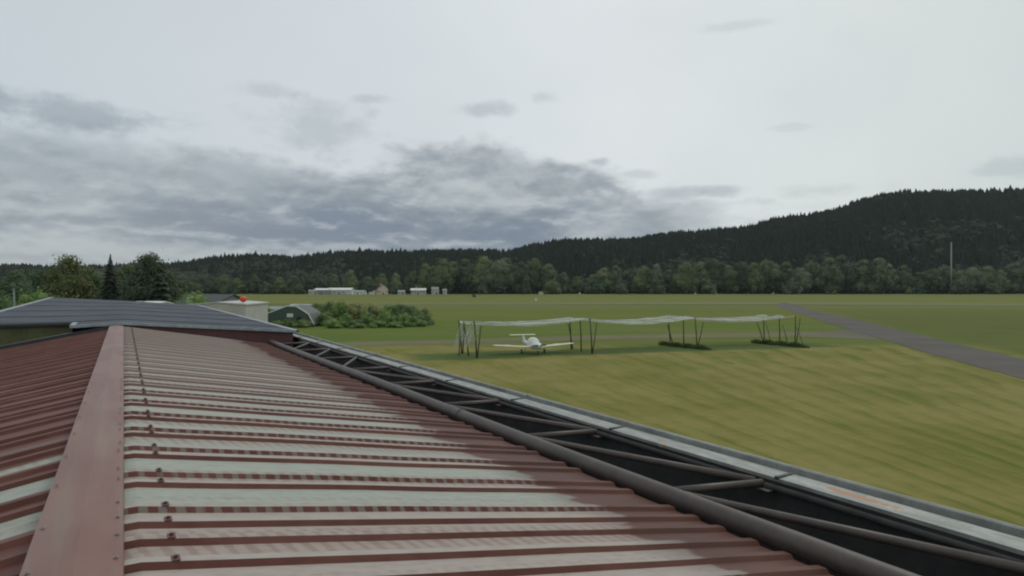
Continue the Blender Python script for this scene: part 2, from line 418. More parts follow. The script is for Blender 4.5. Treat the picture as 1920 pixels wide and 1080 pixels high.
# ------------------------------------------------------------------ ground
def ground_mat():
    m, t, b = mat('meadow_grass'); v = coords(t); x, y, z = t.sep(v)
    nbig = t.noise(v, 0.018, 4, 0.55); nmed = t.noise(v, 0.11, 5, 0.6); nfin = t.noise(v, 1.3, 5, 0.65)
    # long streaks left by the mower
    # swaths fan out from the hangar apron
    fx, fy = t.sub(x, 22.0), t.add(y, 3.0)
    wob = t.mul(t.sub(t.noise(v, 0.03, 2, 0.5), 0.5), 1.8)
    sx = t.add(t.mul(t.m('ARCTAN2', fx, fy), 52.0), wob)
    st = t.m('SQRT', t.add(t.mul(fx, fx), t.mul(fy, fy)))
    streak = t.noise(t.comb(t.mul(sx, 1.6), t.mul(st, 0.05), 0.0), 1.0, 5, 0.65)
    wave = t.m('SINE', t.mul(t.add(sx, t.mul(nmed, 3.0)), 2 * math.pi / 2.1))
    hay = t.noise(t.comb(t.mul(sx, 1.6), t.mul(st, 0.25), 6.0), 1.0, 4, 0.65)
    green = t.mix(t.sstep(nbig, 0.35, 0.65), (0.1000, 0.1300, 0.0251), (0.1306, 0.1460, 0.0335))
    straw = t.mix(t.sstep(nmed, 0.35, 0.65), (0.1885, 0.1760, 0.0496), (0.2300, 0.2056, 0.0710))
    near = t.mul(t.sstep(y, 96, 84), t.sstep(t.sub(x, t.mul(t.sub(y, 73.0), 0.3)), 60.0, 54.0))
    k = t.add(t.mul(streak, 0.8), t.add(t.mul(wave, t.sstep(x, 2.0, 24.0, 0.03, 0.10)), t.mul(hay, 0.35)))
    k = t.add(k, t.mul(t.sub(nmed, 0.5), 0.55))
    mown = t.mix(t.sstep(k, 0.28, 0.68), green, straw)
    # distance bands of the airfield: strips mown at different times, all parallel to the runway
    yy = t.add(t.add(y, t.mul(x, 0.02)), t.mul(t.sub(t.noise(t.comb(t.mul(x, 0.012), t.mul(y, 0.03), 0), 1.0, 3, 0.5), 0.5), 10.0))
    g1, g2, g3, g4, g5 = (0.1029, 0.1460, 0.0264), (0.1407, 0.1620, 0.0356), (0.1659, 0.1760, 0.0496), (0.0840, 0.1120, 0.0217), (0.1281, 0.1580, 0.0310)
    P = lambda yp: (F * CH / (yp - HOR)) / 800
    band = t.ramp(t.m('DIVIDE', yy, 800.0), [(0.0, g1), (P(626), g1), (P(618), g1), (P(603), (0.1080, 0.1460, 0.0223)), (P(592), (0.1340, 0.1540, 0.0285)), (P(584), (0.1140, 0.1460, 0.0236)),
        (P(575), (0.135, 0.155, 0.05)), (P(572.5), (0.12, 0.145, 0.045)), (P(571), g4), (P(568.5), g3), (P(562), g2), (P(558.5), (0.160, 0.160, 0.07)), (P(556.5), g5), (P(552.5), g2), (P(549), g1)])
    lowc = t.noise(t.comb(t.mul(x, 0.02), t.mul(y, 0.09), 4.0), 1.0, 5, 0.6)
    band = t.mix(t.sstep(lowc, 0.45, 0.68, 0.0, 0.6), band, (0.165, 0.150, 0.066))
    band = t.mix(t.sstep(t.noise(t.comb(t.mul(x, 0.05), t.mul(y, 0.02), 8.0), 1.0, 5, 0.6), 0.55, 0.7, 0.0, 0.4), band, (0.085, 0.118, 0.032))
    beyond = t.sstep(t.sub(x, t.mul(t.sub(y, 73.0), 0.3)), 54.0, 62.0, 0.0, 0.75)
    band = t.mix(t.mul(beyond, t.sstep(y, 260.0, 160.0)), band, t.mix(t.sstep(nmed, 0.3, 0.7), (0.092, 0.106, 0.032), (0.120, 0.124, 0.040)))
    c = t.mix(near, band, mown)
    # lush strip left unmown under the nets
    p1, p2 = Vector((-12.0, 74.2)), Vector((44.0, 91.5)); dd = (p2 - p1).normalized(); nn = Vector((-dd.y, dd.x))
    dist = t.add(t.add(t.mul(x, nn.x), t.mul(y, nn.y)), -(p1.x * nn.x + p1.y * nn.y))
    along = t.add(t.add(t.mul(x, dd.x), t.mul(y, dd.y)), -(p1.x * dd.x + p1.y * dd.y))
    dist = t.add(t.m('ABSOLUTE', dist), t.mul(t.sub(nmed, 0.5), 6.0))
    lush = t.mul(t.sstep(dist, 4.6, 2.4), t.mul(t.sstep(along, -1, 3), t.sstep(along, 60, 54)))
    c = t.mix(t.mul(lush, 0.9), c, t.mix(nfin, (0.055, 0.098, 0.030), (0.085, 0.120, 0.040)))
    # tall green triangle between the taxiways
    c = t.mix(t.sstep(t.noise(v, 0.5, 4, 0.7), 0.62, 0.78, 0.0, 0.28), c, (0.22, 0.21, 0.125))
    c = t.mix(t.sstep(nfin, 0.3, 0.75, 0.0, 0.32), c, t.mix(0.5, c, (0.045, 0.06, 0.02)))
    t.put(b.inputs['Base Color'], c); b.inputs['Roughness'].default_value = 0.95; b.inputs['Specular IOR Level'].default_value = 0.06
    bp = t.node('ShaderNodeBump'); bp.inputs['Strength'].default_value = 0.5; bp.inputs['Distance'].default_value = 0.12
    t.put(bp.inputs['Height'], t.add(nfin, t.mul(hay, 0.8))); t.l.new(bp.outputs[0], b.inputs['Normal'])
    return m
g = MB(); g.quad((-6000, -600, 0), (6000, -600, 0), (6000, 6000, 0), (-6000, 6000, 0))
g.build('ground', ground_mat(), kind='structure')
def asphalt(name, c1, c2, stain=(0.12, 0.12, 0.10), gr=0.35, paved_from=None):
    m, t, b = mat(name); v = coords(t)
    n = t.noise(v, 0.12, 5, 0.6); f = t.noise(v, 3.0, 5, 0.7)
    c = t.mix(t.sstep(n, 0.3, 0.7), c1, c2); c = t.mix(t.sstep(f, 0.5, 0.75, 0.0, 0.3), c, stain)
    g_ = t.noise(v, 0.35, 5, 0.7); c = t.mix(t.sstep(g_, 0.56, 0.7, 0.0, gr), c, (0.115, 0.130, 0.050))
    if paved_from is not None: c = t.mix(t.sstep(t.add(t.sep(v)[0], t.mul(t.sub(f, 0.5), 14.0)), paved_from, paved_from + 26.0), c, t.mix(n, (0.080, 0.076, 0.070), (0.104, 0.096, 0.086)))
    t.put(b.inputs['Base Color'], c); b.inputs['Roughness'].default_value = 0.95; b.inputs['Specular IOR Level'].default_value = 0.2
    return m
M_asph = asphalt('worn_asphalt', (0.0844, 0.0783, 0.0704), (0.1120, 0.1013, 0.0899), gr=0.12)
M_gravel = asphalt('grassy_gravel', (0.1256, 0.1190, 0.0590), (0.1535, 0.1442, 0.0756), stain=(0.13, 0.13, 0.08), gr=0.75, paved_from=42.0)
def strip(name, L, Rr, m, z, n=5):
    g = MB(); 
    def res(P_):
        out_ = []
        for i in range(len(P_) - 1):
            for k in range(n):
                f_ = k / n; out_.append((P_[i][0] * (1 - f_) + P_[i + 1][0] * f_, P_[i][1] * (1 - f_) + P_[i + 1][1] * f_))
        out_.append(P_[-1]); return out_
    A, B = res(L), res(Rr); rnd = random.Random(4)
    def ragged(P_):
        out_ = []
        for i, p in enumerate(P_):
            a_, b_ = P_[max(0, i - 1)], P_[min(len(P_) - 1, i + 1)]; dx, dy = b_[0] - a_[0], b_[1] - a_[1]; l_ = math.hypot(dx, dy) or 1
            k_ = rnd.uniform(-.10, .10) + .20 * mnoise.noise(Vector((p[0] * .25, p[1] * .25, z * 50))); out_.append((p[0] - dy / l_ * k_, p[1] + dx / l_ * k_, z))
        return out_
    A, B = ragged(A), ragged(B)
    for i in range(len(A) - 1): g.quad(A[i], B[i], B[i + 1], A[i + 1])
    return g.build(name, m, kind='structure')
left = [G(1452, 571), G(1490, 586), G(1585, 616), G(1655, 636), G(1752, 666), G(1840, 690), G(1920, 711), G(2200, 800)]
right = [G(1470, 567), G(1535, 584), G(1615, 601), G(1655, 611), G(1715, 625), G(1815, 650), G(1920, 673), G(2200, 742)]
# match the two borders vertex by vertex (same count)
strip('taxiway', left, right, M_asph, 0.030)
strip('access_path', [G(560, 655), G(680, 649), G(855, 645), G(1150, 636), G(1490, 631), G(1655, 638)], [G(560, 645), G(680, 641), G(855, 637), G(1150, 628), G(1490, 623), G(1600, 618)], M_gravel, 0.020)
strip('runway', [G(700, 571.0), G(1100, 570.6), G(1450, 570.5), G(2300, 574.5)], [G(700, 568.8), G(1100, 567.9), G(1450, 567.2), G(2300, 572.0)], asphalt('runway_grass_asphalt', (0.135, 0.145, 0.062), (0.165, 0.162, 0.085), gr=0.9), 0.025)

# ------------------------------------------------------------------ hangar we stand on
HZ = lambda h: CH - h
hang = empty('hangar', (0, 0, 0), TH, label='red corrugated metal hangar roof with a ridge cap and a pipe truss along its eave', cat='hangar')
D_END, W_R, W_L = 28.5, 4.93, -7.5
H0 = 1.5; TR, TL = 0.168, 0.19
APEX = -0.22
def ribs():
    out_ = []; d0 = 1.443 * H0
    near = [1.90, 2.077, 2.232, 2.387]; vals = list(near)
    v = 2.688
    while v * d0 < 40:
        vals += [v, v + 0.152]; v += 0.455
    v = 1.90 - 0.16; back = []
    while v * d0 > -4: back.append(v); v -= 0.155
    vals = sorted(back + vals)
    return [q * d0 for q in vals if q * d0 < D_END - 0.3]
RIBS = ribs()
def profile():
    pr = [(-4.0, 0)]
    for r in RIBS:
        for (dy, z) in ((-0.074, 0), (-0.046, 0.037), (0.034, 0.037), (0.060, 0.0)):
            pr.append((r + dy, z))
    pr.append((D_END, 0)); return [p for p in pr if p[0] >= -4.0]
PROF = profile()
SCUFF = {}
for i_, r_ in enumerate(RIBS):
    SCUFF[round(r_, 3)] = (i_ > 0 and r_ - RIBS[i_ - 1] < 0.45 and (i_ < 2 or i_ + 1 >= len(RIBS) or RIBS[i_ + 1] - r_ > 0.45)) or 3.2 < r_ < 3.5
def roof_side(w0, w1, tan, n, name, material):
    vs, fs = [], []
    ws = [w0 + (w1 - w0) * i / n for i in range(n + 1)]
    rnd = random.Random(3)
    for (dd_, z) in PROF:
        for w in ws:
            h = H0 + abs(w) * tan
            sag = 0.006 * mnoise.noise(Vector((w * 0.9, dd_ * 0.7, 1.0)))
            vs.append((w, dd_ , HZ(h) + z + sag))
    m_ = len(ws)
    for i in range(len(PROF) - 1):
        for k in range(n):
            a = i * m_ + k; fs.append((a, a + 1, a + m_ + 1, a + m_) if w1 > w0 else (a + 1, a, a + m_, a + m_ + 1))
    me = npmesh(name, vs, fs, [material]); at = me.attributes.new('zone', 'FLOAT', 'FACE'); zv = []
    for i in range(len(PROF) - 1):
        (ya, za), (yb, zb) = PROF[i], PROF[i + 1]
        if abs(za - zb) > 0.01: z_ = 3.0 if (zb > za and SCUFF.get(round(yb + 0.046, 3))) else 0.0
        elif za > 0.01: z_ = 2.0
        else: z_ = 1.0 if (yb - ya) > 0.3 else 2.0
        zv += [z_] * n
    at.data.foreach_set('value', zv)
    return link(name, me, hang)
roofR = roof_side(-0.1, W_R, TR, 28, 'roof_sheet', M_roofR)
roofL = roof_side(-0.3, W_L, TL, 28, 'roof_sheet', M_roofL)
# ridge cap, three lapped lengths
g = MB()
zc = lambda w: HZ(H0 - 0.055) - abs(w - APEX) * 0.13
cap = None
lens = [(-4.0, 5.2), (5.12, 13.6), (13.52, 22.0), (21.92, D_END + 0.12)]
for i, (a, b_) in enumerate(lens):
    up = 0.006 * (len(lens) - i)
    n = 12
    for k in range(n):
        y0, y1 = a + (b_ - a) * k / n, a + (b_ - a) * (k + 1) / n
        sec = [(-0.46, -0.022), (-0.455, 0.0), (-0.34, 0.0), (APEX, 0.0), (-0.09, 0.0), (-0.005, 0.0), (0.0, -0.022)]
        for q in range(len(sec) - 1):
            (wa, za), (wb, zb) = sec[q], sec[q + 1]
            g.quad((wa, y0, zc(wa) + za + up), (wb, y0, zc(wb) + zb + up), (wb, y1, zc(wb) + zb + up), (wa, y1, zc(wa) + za + up))
cap = g.build('ridge_cap', M_cap, hang)
# screws on the cap edges (one per second rib) and saddle washers along the first purlin
g = MB(); g.tube([(0, 0, 0), (0, 0, 0.004)], 0.013, 10); g.tube([(0, 0, 0.003), (0, 0, 0.012)], 0.0065, 6)
scr = g.data('screw', M_screw)
for i, r in enumerate([q for q in RIBS if q > 1.2][:26]):
    for w in ((-0.035,) if i % 2 else (-0.035, -0.42)):
        link('screw', scr, cap, (w + random.Random(i).uniform(-.006, .006), r, zc(w) + 0.027))
g = MB(); g.box(-0.022, 0.022, -0.042, 0.042, 0, 0.006); g.tube([(0, 0, 0.005), (0, 0, 0.02)], 0.011, 8)
wsh = g.data('saddle_washer', M_washer)
for r in [q for q in RIBS if 1.2 < q < D_END]:
    w = 0.245; link('saddle_washer', wsh, roofR, (w, r - 0.006, HZ(H0 + w * TR) + 0.0375))
# hangar walls below the roof
g = MB(); g.box(W_L + 0.3, W_R - 0.1, -3.9, D_END - 0.1, 0, HZ(H0 + 1.62)); g.build('wall', M_redwall, hang)
# round pipe truss beside the eave
PW, PH, TW, THt = 5.12, 2.275, 6.28, 2.24
PR = 0.108
tr = MB()
pts = [(PW + 0.012 * math.sin(i * 0.7), y_, HZ(PH) + 0.01 * math.sin(i * 0.5 + 1)) for i, y_ in enumerate(np.linspace(-3, 28.2, 22))]
tr.tube(pts, PR, 24)
truss = tr.build('truss_chord', M_pipe, hang, smooth=True)
g = MB()
for y_ in (10.55, 19.1):
    g = MB(); g.tube([(PW, y_, HZ(PH)), (PW, y_ + 0.03, HZ(PH))], PR + 0.006, 24); g.build('weld_ring', M_pipe, truss, smooth=True)
pitch = 3.08; j0 = 5.62
js = [j0 + pitch * k for k in range(-2, 8)]
for k, jd in enumerate(js):
    if jd > 28: continue
    P0 = (PW, jd - 0.1, HZ(PH)); tubes_ = [(P0, (TW, jd - 0.5, HZ(THt)))]
    P1 = (PW, jd + 0.10, HZ(PH))
    if jd < 18.2: tubes_.append((P1, (TW, jd - pitch - 0.40, HZ(THt))))
    if jd > 17.8 and jd + pitch < 28.6: tubes_.append(((PW, jd + 0.2, HZ(PH)), (TW, jd + pitch - 0.6, HZ(THt))))
    for (a, b_) in tubes_:
        if b_[1] < -3: continue
        g = MB(); g.tube([a, b_], 0.044, 14); wt_ = g.build('web_tube', M_pipe, truss, smooth=True)
        if b_[1] < a[1] - 1 or b_[1] > a[1] + 1: continue
        g = MB(); g.box(TW - .10, TW + .07, b_[1] - .16, b_[1] + .12, HZ(THt) - .055, HZ(THt) - .043); g.build('gusset_plate', M_pipe, wt_)
g = MB(); g.tube([(TW + 0.01, -3, HZ(THt + 0.02)), (TW + 0.01, 28.2, HZ(THt + 0.02))], 0.035, 12); g.build('rear_chord', M_bitumen, truss, smooth=True)
# dark box gutter between eave and parapet
par = MB()
par.box(6.36, 6.74, -4, 33.0, 0, HZ(2.185)); par = par.build('parapet', M_bitumen, hang)
g = MB(); g.box(W_R - 0.45, 6.36, -4, 28.3, HZ(3.35), HZ(3.25)); g.build('box_gutter', M_bitumen, hang)
fp = 2.96; fy = -3.9; k = 0; CW, CHh = 6.335, 2.16
while fy < 33:
    y1 = min(fy + fp, 33.0); g = MB()
    sec = [(0, -0.04), (0, 0.0), (.265, 0.012), (.28, -0.05), (.355, -0.05), (.365, 0.052), (.385, 0.068), (.425, 0.062), (.44, 0.035), (.44, -0.14)]
    n = 4
    for q in range(len(sec) - 1):
        (wa, za), (wb, zb) = sec[q], sec[q + 1]
        for e in range(n):
            ya, yb = fy + (y1 - fy) * e / n, fy + (y1 - fy) * (e + 1) / n
            g.quad((CW + wa, ya, HZ(CHh) + za), (CW + wb, ya, HZ(CHh) + zb), (CW + wb, yb, HZ(CHh) + zb), (CW + wa, yb, HZ(CHh) + za))
    fpn = g.build('coping_sheet', M_galv, par)
    g = MB(); g.box(CW - .006, CW + .28, y1 - 0.034, y1 + 0.014, HZ(CHh) - 0.012, HZ(CHh) + 0.020); g.build('joint_strip', M_darkseam, fpn)
    if k % 3 == 1:
        g = MB(); g.box(CW + .36, CW + .446, y1 - 0.03, y1 + 0.03, HZ(CHh) + 0.03, HZ(CHh) + 0.075); g.build('joint_clip', M_galv, fpn)
    fy = y1; k += 1
# dark coping on the far left gable edge
g = MB()
for k in range(10):
    w0, w1 = -0.42 - 0.7 * k, -0.42 - 0.7 * (k + 1)
    z0, z1 = HZ(H0 + abs(w0) * TL), HZ(H0 + abs(w1) * TL)
    for (ya, yb, dz) in ((28.45, 28.95, 0.13),):
        g.quad((w0, ya, z0 + dz), (w1, ya, z1 + dz), (w1, yb, z1 + dz), (w0, yb, z0 + dz))
        g.quad((w0, ya, z0 - 0.3), (w1, ya, z1 - 0.3), (w1, ya, z1 + dz), (w0, ya, z0 + dz))
        g.quad((w0, yb, z0 - 0.6), (w1, yb, z1 - 0.6), (w1, yb, z1 + dz), (w0, yb, z0 + dz))
g.build('gable_coping', M_darkseam, hang)

# ------------------------------------------------------------------ second hall with the slate-blue roof
hall = empty('flat_roofed_hall', (0, 0, 0), TH, label='long low hall with dark blue grey sheet roof joined to the red hangar', cat='hall')
wsL = [-5.5, -1.67]; 
def hL(w, d): # roof level (below the camera) for the hall
    f = (d - 30.5) / (71.6 - 30.5)
    if w >= 0: return 1.37 + 0.081 * w
    near = 1.37 + 0.05 * min(1, -w / 1.67) + 0.03 * (-w / 5.5)
    far = 1.37 - 0.33 * (-w / 5.5)
    return near * (1 - f) + far * f
ROOF_D = [28.55, 30.5, 34, 39.5, 46, 54, 62.5, 71.6]
WS = [-5.5, -3.6, -1.67, 0, 1.5, 3, 4.6, 6.22]
g = MB()
for i in range(len(ROOF_D) - 1):
    for k in range(len(WS) - 1):
        if i == 0 and WS[k + 1] <= -1.67: continue
        w0, w1, d0, d1 = WS[k], WS[k + 1], ROOF_D[i], ROOF_D[i + 1]
        g.quad((w0, d0, HZ(hL(w0, d0))), (w1, d0, HZ(hL(w1, d0))), (w1, d1, HZ(hL(w1, d1))), (w0, d1, HZ(hL(w0, d1))))
rf = g.build('roof', M_felt, hall)
for sd_ in (31.5, 36.8, 43.5, 51.5, 60.5):      # standing laps across the roof
    g = MB()
    for k in range(len(WS) - 1):
        w0, w1 = WS[k], WS[k + 1]
        z0, z1 = HZ(hL(w0, sd_)), HZ(hL(w1, sd_))
        g.quad((w0, sd_, z0), (w1, sd_, z1), (w1, sd_, z1 + 0.02), (w0, sd_, z0 + 0.02))
        g.quad((w0, sd_, z0 + 0.02), (w1, sd_, z1 + 0.02), (w1, sd_ + 0.15, z1 + 0.004), (w0, sd_ + 0.5, z0 + 0.004))
    g.build('lap_seam', M_darkseam, rf)
def edge_strip(pl, wd, m_, name, parent, dn=0.07):
    g = MB()
    for i in range(len(pl) - 1):
        p, q = Vector(pl[i]), Vector(pl[i + 1]); t_ = (q - p).normalized(); n_ = Vector((t_.y, -t_.x, 0)).normalized() * wd
        u = Vector((0, 0, 0.03)); dnv = Vector((0, 0, -dn))
        g.quad(p - n_ * 0.5 + u, p + n_ * 0.5 + u, q + n_ * 0.5 + u, q - n_ * 0.5 + u)
        g.quad(p + n_ * 0.5 + u, p + n_ * 0.5 + dnv, q + n_ * 0.5 + dnv, q + n_ * 0.5 + u)
        g.quad(p - n_ * 0.5 + u, p - n_ * 0.5 + dnv, q - n_ * 0.5 + dnv, q - n_ * 0.5 + u)
    g.build(name, m_, parent)
E = lambda w, d: (w, d, HZ(hL(w, d)))
edge_strip([E(w, 28.5) for w in (-1.67, 0, 1.5, 3, 4.6, 6.2)], 0.12, M_trim, 'front_trim', rf)
edge_strip([E(-1.6, 28.6), E(-1.6, 30.5)], 0.16, M_trim, 'front_trim', rf)
edge_strip([E(-5.5, 30.5), E(-3.6, 30.5), E(-1.67, 30.5)], 0.14, M_darkseam, 'front_trim', rf)
edge_strip([E(-5.5, d_) for d_ in ROOF_D[1:]], 0.26, M_trim, 'side_trim', rf)
edge_strip([E(6.2, d_) for d_ in ROOF_D], 0.22, M_trim, 'side_trim', rf)
g = MB(); g.box(-0.4, 6.1, 28.62, 28.8, 0, HZ(1.90)); g.quad((-0.4, 28.61, 5), (6.1, 28.61, 5), (6.1, 28.61, HZ(hL(6.1, 28.6)) - .02), (-0.4, 28.61, HZ(hL(0, 28.6)) - .02)); g.build('wall', M_redwall, hall)
g = MB(); g.quad((-5.4, 30.6, 0), (-1.6, 30.6, 0), (-1.6, 30.6, HZ(1.47)), (-5.4, 30.6, HZ(1.47))); g.quad((-1.6, 28.7, 0), (-1.6, 30.6, 0), (-1.6, 30.6, HZ(1.47)), (-1.6, 28.7, HZ(1.47)))
g.build('wall', M_olive, hall)
g = MB(); g.box(-5.35, 6.05, 30.7, 71.4, 0, HZ(1.92)); g.build('wall', M_offwhite, hall)
for (w, d_) in ((0.9, 60),):
    g = MB(); g.box(w - .25, w + .25, d_ - .3, d_ + .3, HZ(hL(w, d_)) - .02, HZ(hL(w, d_)) + .1); g.build('roof_hatch', M_gray, rf)

# ------------------------------------------------------------------ houses and sheds
def house(name, label, cat, xc, Zd, wid, dep, hw, hr_, mw, mr, rz=0.0, wins=2, over=0.3, chim=False, group=None, dx=0, gable='x', door=True):
    o = empty(name, (AT(xc, Zd) + dx, Zd, 0), rz, label=label, cat=cat, group=group)
    a, b_ = wid / 2, dep / 2
    g = MB(); g.box(-a, a, -b_, b_, 0, hw)
    if gable == 'x':     # ridge along x, gables at the ends
        g.quad((-a, -b_, hw), (-a, b_, hw), (-a, 0, hw + hr_)); g.quad((a, b_, hw), (a, -b_, hw), (a, 0, hw + hr_))
    else:
        g.quad((a, -b_, hw), (-a, -b_, hw), (0, -b_, hw + hr_)); g.quad((-a, b_, hw), (a, b_, hw), (0, b_, hw + hr_))
    g.build('wall', mw, o)
    g = MB(); t_ = 0.15; o_ = over
    if gable == 'x':
        k = hr_ / b_
        for s_ in (-1, 1):
            e0, z0 = s_ * (b_ + o_), hw - o_ * k + 0.02
            P = [(-a - o_, e0, z0), (a + o_, e0, z0), (a + o_, 0, hw + hr_ + .02), (-a - o_, 0, hw + hr_ + .02)]
            Q = [(p[0], p[1], p[2] + t_) for p in P]
            if s_ > 0: P, Q = P[::-1], Q[::-1]
            g.quad(*Q); g.quad(*P[::-1])
            for i in range(4): g.quad(P[i], P[(i + 1) % 4], Q[(i + 1) % 4], Q[i])
    else:
        k = hr_ / a
        for s_ in (-1, 1):
            e0, z0 = s_ * (a + o_), hw - o_ * k + 0.02
            P = [(e0, b_ + o_, z0), (e0, -b_ - o_, z0), (0, -b_ - o_, hw + hr_ + .02), (0, b_ + o_, hw + hr_ + .02)]
            Q = [(p[0], p[1], p[2] + t_) for p in P]
            if s_ > 0: P, Q = P[::-1], Q[::-1]
            g.quad(*Q); g.quad(*P[::-1])
            for i in range(4): g.quad(P[i], P[(i + 1) % 4], Q[(i + 1) % 4], Q[i])
    r_ = g.build('roof', mr, o)
    if chim:
        g = MB(); g.box(-a * .4, -a * .4 + .9, -.4, .5, hw + hr_ * .5, hw + hr_ + 1.6); g.build('chimney', M_offwhite, r_)
    for i in range(wins):
        x_ = -a + wid * (i + 0.5) / wins
        if door and i == wins // 2:
            g = MB(); g.box(x_ - .5, x_ + .5, -b_ - .03, -b_ + .02, 0.05, min(2.1, hw - .2)); g.build('door', M_glass, o); continue
        g = MB(); g.box(x_ - .55, x_ + .55, -b_ - .03, -b_ + .02, hw * .38, hw * .38 + min(1.3, hw * .5)); wn = g.build('window', M_white, o)
        g = MB(); g.box(x_ - .47, x_ + .47, -b_ - .045, -b_ - .035, hw * .38 + .08, hw * .38 + min(1.3, hw * .5) - .08); g.build('pane', M_glass, wn)
    return o
Z0 = 615
house('hangar_building', 'small pale shed at the end of the white hangar row away from the houses', 'shed', 588, Z0, 8, 8, 3.2, 1.0, M_offwhite, M_gray, R(8), 2)
house('hangar_building', 'grey fronted far hangar between the small pale shed and the longest white hangar', 'hangar', 606, Z0 + 4, 13, 12, 4.2, 1.4, M_gray, M_white, 0, 3)
house('hangar_building', 'longest white roofed hangar of the far row', 'hangar', 640, Z0 + 8, 22, 14, 4.2, 1.8, M_offwhite, M_white, R(-3), 5)
house('hangar_building', 'low white building ending the far hangar row towards the cream house', 'hangar', 672, Z0, 13, 9, 2.9, 1.0, M_white, M_gray, R(4), 5)
for i, (x_, l_) in enumerate(((656, 'white caravan parked in front of the longest far hangar'), (682, 'white caravan in front of the low white building ending the hangar row'), (697, 'white caravan alone between the hangar row and the cream house annex'))):
    c_ = empty('caravan', (AT(x_, 600), 600, 0), R(10 * i - 8), label=l_, cat='caravan', group='caravans at the far field edge')
    g = MB(); prof_ = [(-2.6, .5), (2.6, .5), (2.75, 1.4), (2.3, 2.5), (-2.3, 2.6), (-2.75, 1.5)]
    g.loft([[(x, -1.1, z) for x, z in prof_], [(x, 1.1, z) for x, z in prof_]]); bo = g.build('body', M_white, c_)
    for w_ in (-1.2, 1.2):
        g = MB(); g.box(w_ - .6, w_ + .6, -1.13, -1.09, 1.4, 2.1); g.build('window', M_glass, bo)
    for s_ in (-1, 1):
        g = MB(); g.tube([(0, s_ * .95, .33), (0, s_ * 1.12, .33)], .33, 14); g.build('wheel', M_tyre, c_)
house('house', 'cream gabled house with a reddish tile roof among the far trees', 'house', 717, Z0 + 6, 9, 9, 5.2, 3.6, M_cream, M_tile, R(20), 3, chim=True, gable='y')
house('annex', 'low pale annex with a tile roof beside the cream gabled house', 'annex', 705, Z0 - 4, 5.5, 4, 2.8, 1.0, M_cream, M_tile, 0, 3)
house('house', 'flat white roofed house with a chimney among the far trees', 'house', 785, Z0 + 2, 13, 8, 4.2, 1.4, M_offwhite, M_white, 0, 5, over=.8, chim=True)
house('garage', 'small pale garage between the cream house and the flat white roofed house', 'garage', 753, Z0 - 4, 6, 5, 2.6, 1.4, M_offwhite, M_gray, 0, 2)
house('house', 'narrow pale two storey house between the chimney house and the tiny shed', 'house', 816, Z0, 6.2, 6, 5.2, 1.6, M_offwhite, M_gray, 0, 2)
house('shed', 'tiny pale shed, last building of the far village towards the aeroplane', 'shed', 834, Z0 - 6, 3.4, 4, 4.0, 1.1, M_offwhite, M_gray, 0, 1, door=False)
# nearer sheds beyond the hall roof
house('white_building', 'white plastered building with a pale roof carrying the orange marker ball', 'building', 432, 84, 6.6, 9, HT(572.5, 79.5), 0.25, M_offwhite, M_offwhite2, R(4), 0, over=0.12, gable='y')
house('dark_shed', 'shed with a dark shallow roof behind the white plastered building', 'shed', 402, 100, 6.4, 8, HT(563, 100) - .5, 1.25, M_gray, M_darkseam, R(-14), 0)
house('white_shed', 'little white roofed shed peeping over the dark hall roof by the conifers', 'shed', 292, 92, 2.6, 4, HT(571, 92) , 0.3, M_white, M_white, 0, 0, over=.1)
house('white_shed', 'small pale shed half hidden behind the hall roof beside the little white shed', 'shed', 262, 95, .8, 3, HT(570, 95), 0.25, M_offwhite, M_offwhite, 0, 0, over=.1)
# orange marker ball on the white building
mb = empty('marker_ball', (AT(456, 80), 80, HT(571.5, 79.5) + .1), label='round orange marker ball on the roof of the white plastered building', cat='marker')
g = MB(); g.tube([(0, 0, 0), (0, 0, 0.45)], .03, 8); g.build('pole', M_steel, mb)
g = MB()
g.loft([[(.40 * math.sin(a) * math.cos(b), .40 * math.sin(a) * math.sin(b), .56 - .36 * math.cos(a)) for b in np.linspace(0, 2 * math.pi, 17)[:-1]] for a in np.linspace(0.05, math.pi - .05, 11)])
g.build('ball', M_orange, mb, smooth=True)
# green hut with a mansard roof
Zh = 134
hut = empty('green_hut', (AT(557, Zh), Zh, 0), R(0), label='dark green wooden hut with a white edged barn roof beside the thicket', cat='hut')
pr_ = [(-4.4, 0), (4.4, 0), (4.4, .6), (3.4, 2.5), (1.2, 3.9), (-.6, 4.0), (-3.6, 3.0), (-4.4, 2.6)]
g = MB(); g.loft([[(x, -4, z) for x, z in pr_], [(x, 4, z) for x, z in pr_]]); hb = g.build('wall', M_greenwood, hut)
g = MB(); rp_ = [(4.6, .5), (3.5, 2.6), (1.2, 4.05), (-.6, 4.15), (-4.6, 2.65)]
for i in range(len(rp_) - 1):
    (xa, za), (xb, zb) = rp_[i], rp_[i + 1]
    g.quad((xa, -4.15, za), (xb, -4.15, zb), (xb, 4.2, zb), (xa, 4.2, za)); g.quad((xa, -4.15, za - .14), (xb, -4.15, zb - .14), (xb, -4.15, zb), (xa, -4.15, za))
g.build('roof', M_greyroof, hut)
g = MB()
for i in range(len(rp_) - 1):
    (xa, za), (xb, zb) = rp_[i], rp_[i + 1]; g.quad((xa, -4.17, za - .16), (xb, -4.17, zb - .16), (xb, -4.17, zb + .05), (xa, -4.17, za + .05)); g.quad((xa, -4.17, za + .05), (xb, -4.17, zb + .05), (xb, -3.9, zb + .04), (xa, -3.9, za + .04))
g.build('verge_board', M_white, hut)
g = MB(); g.box(-.7, .5, -4.05, -3.98, 1.9, 2.6); g.build('window', M_white, hut)
g = MB(); g.box(1.2, 2.2, -4.05, -3.98, 0, 2.0); g.build('door', M_glass, hut)
house('blue_roofed_shed', 'shed with a pale blue roof just behind the green hut peak', 'shed', 566, 150, 4.6, 5, HT(578, 150), .75, M_greenwood, M_paleblue, R(-10), 0)
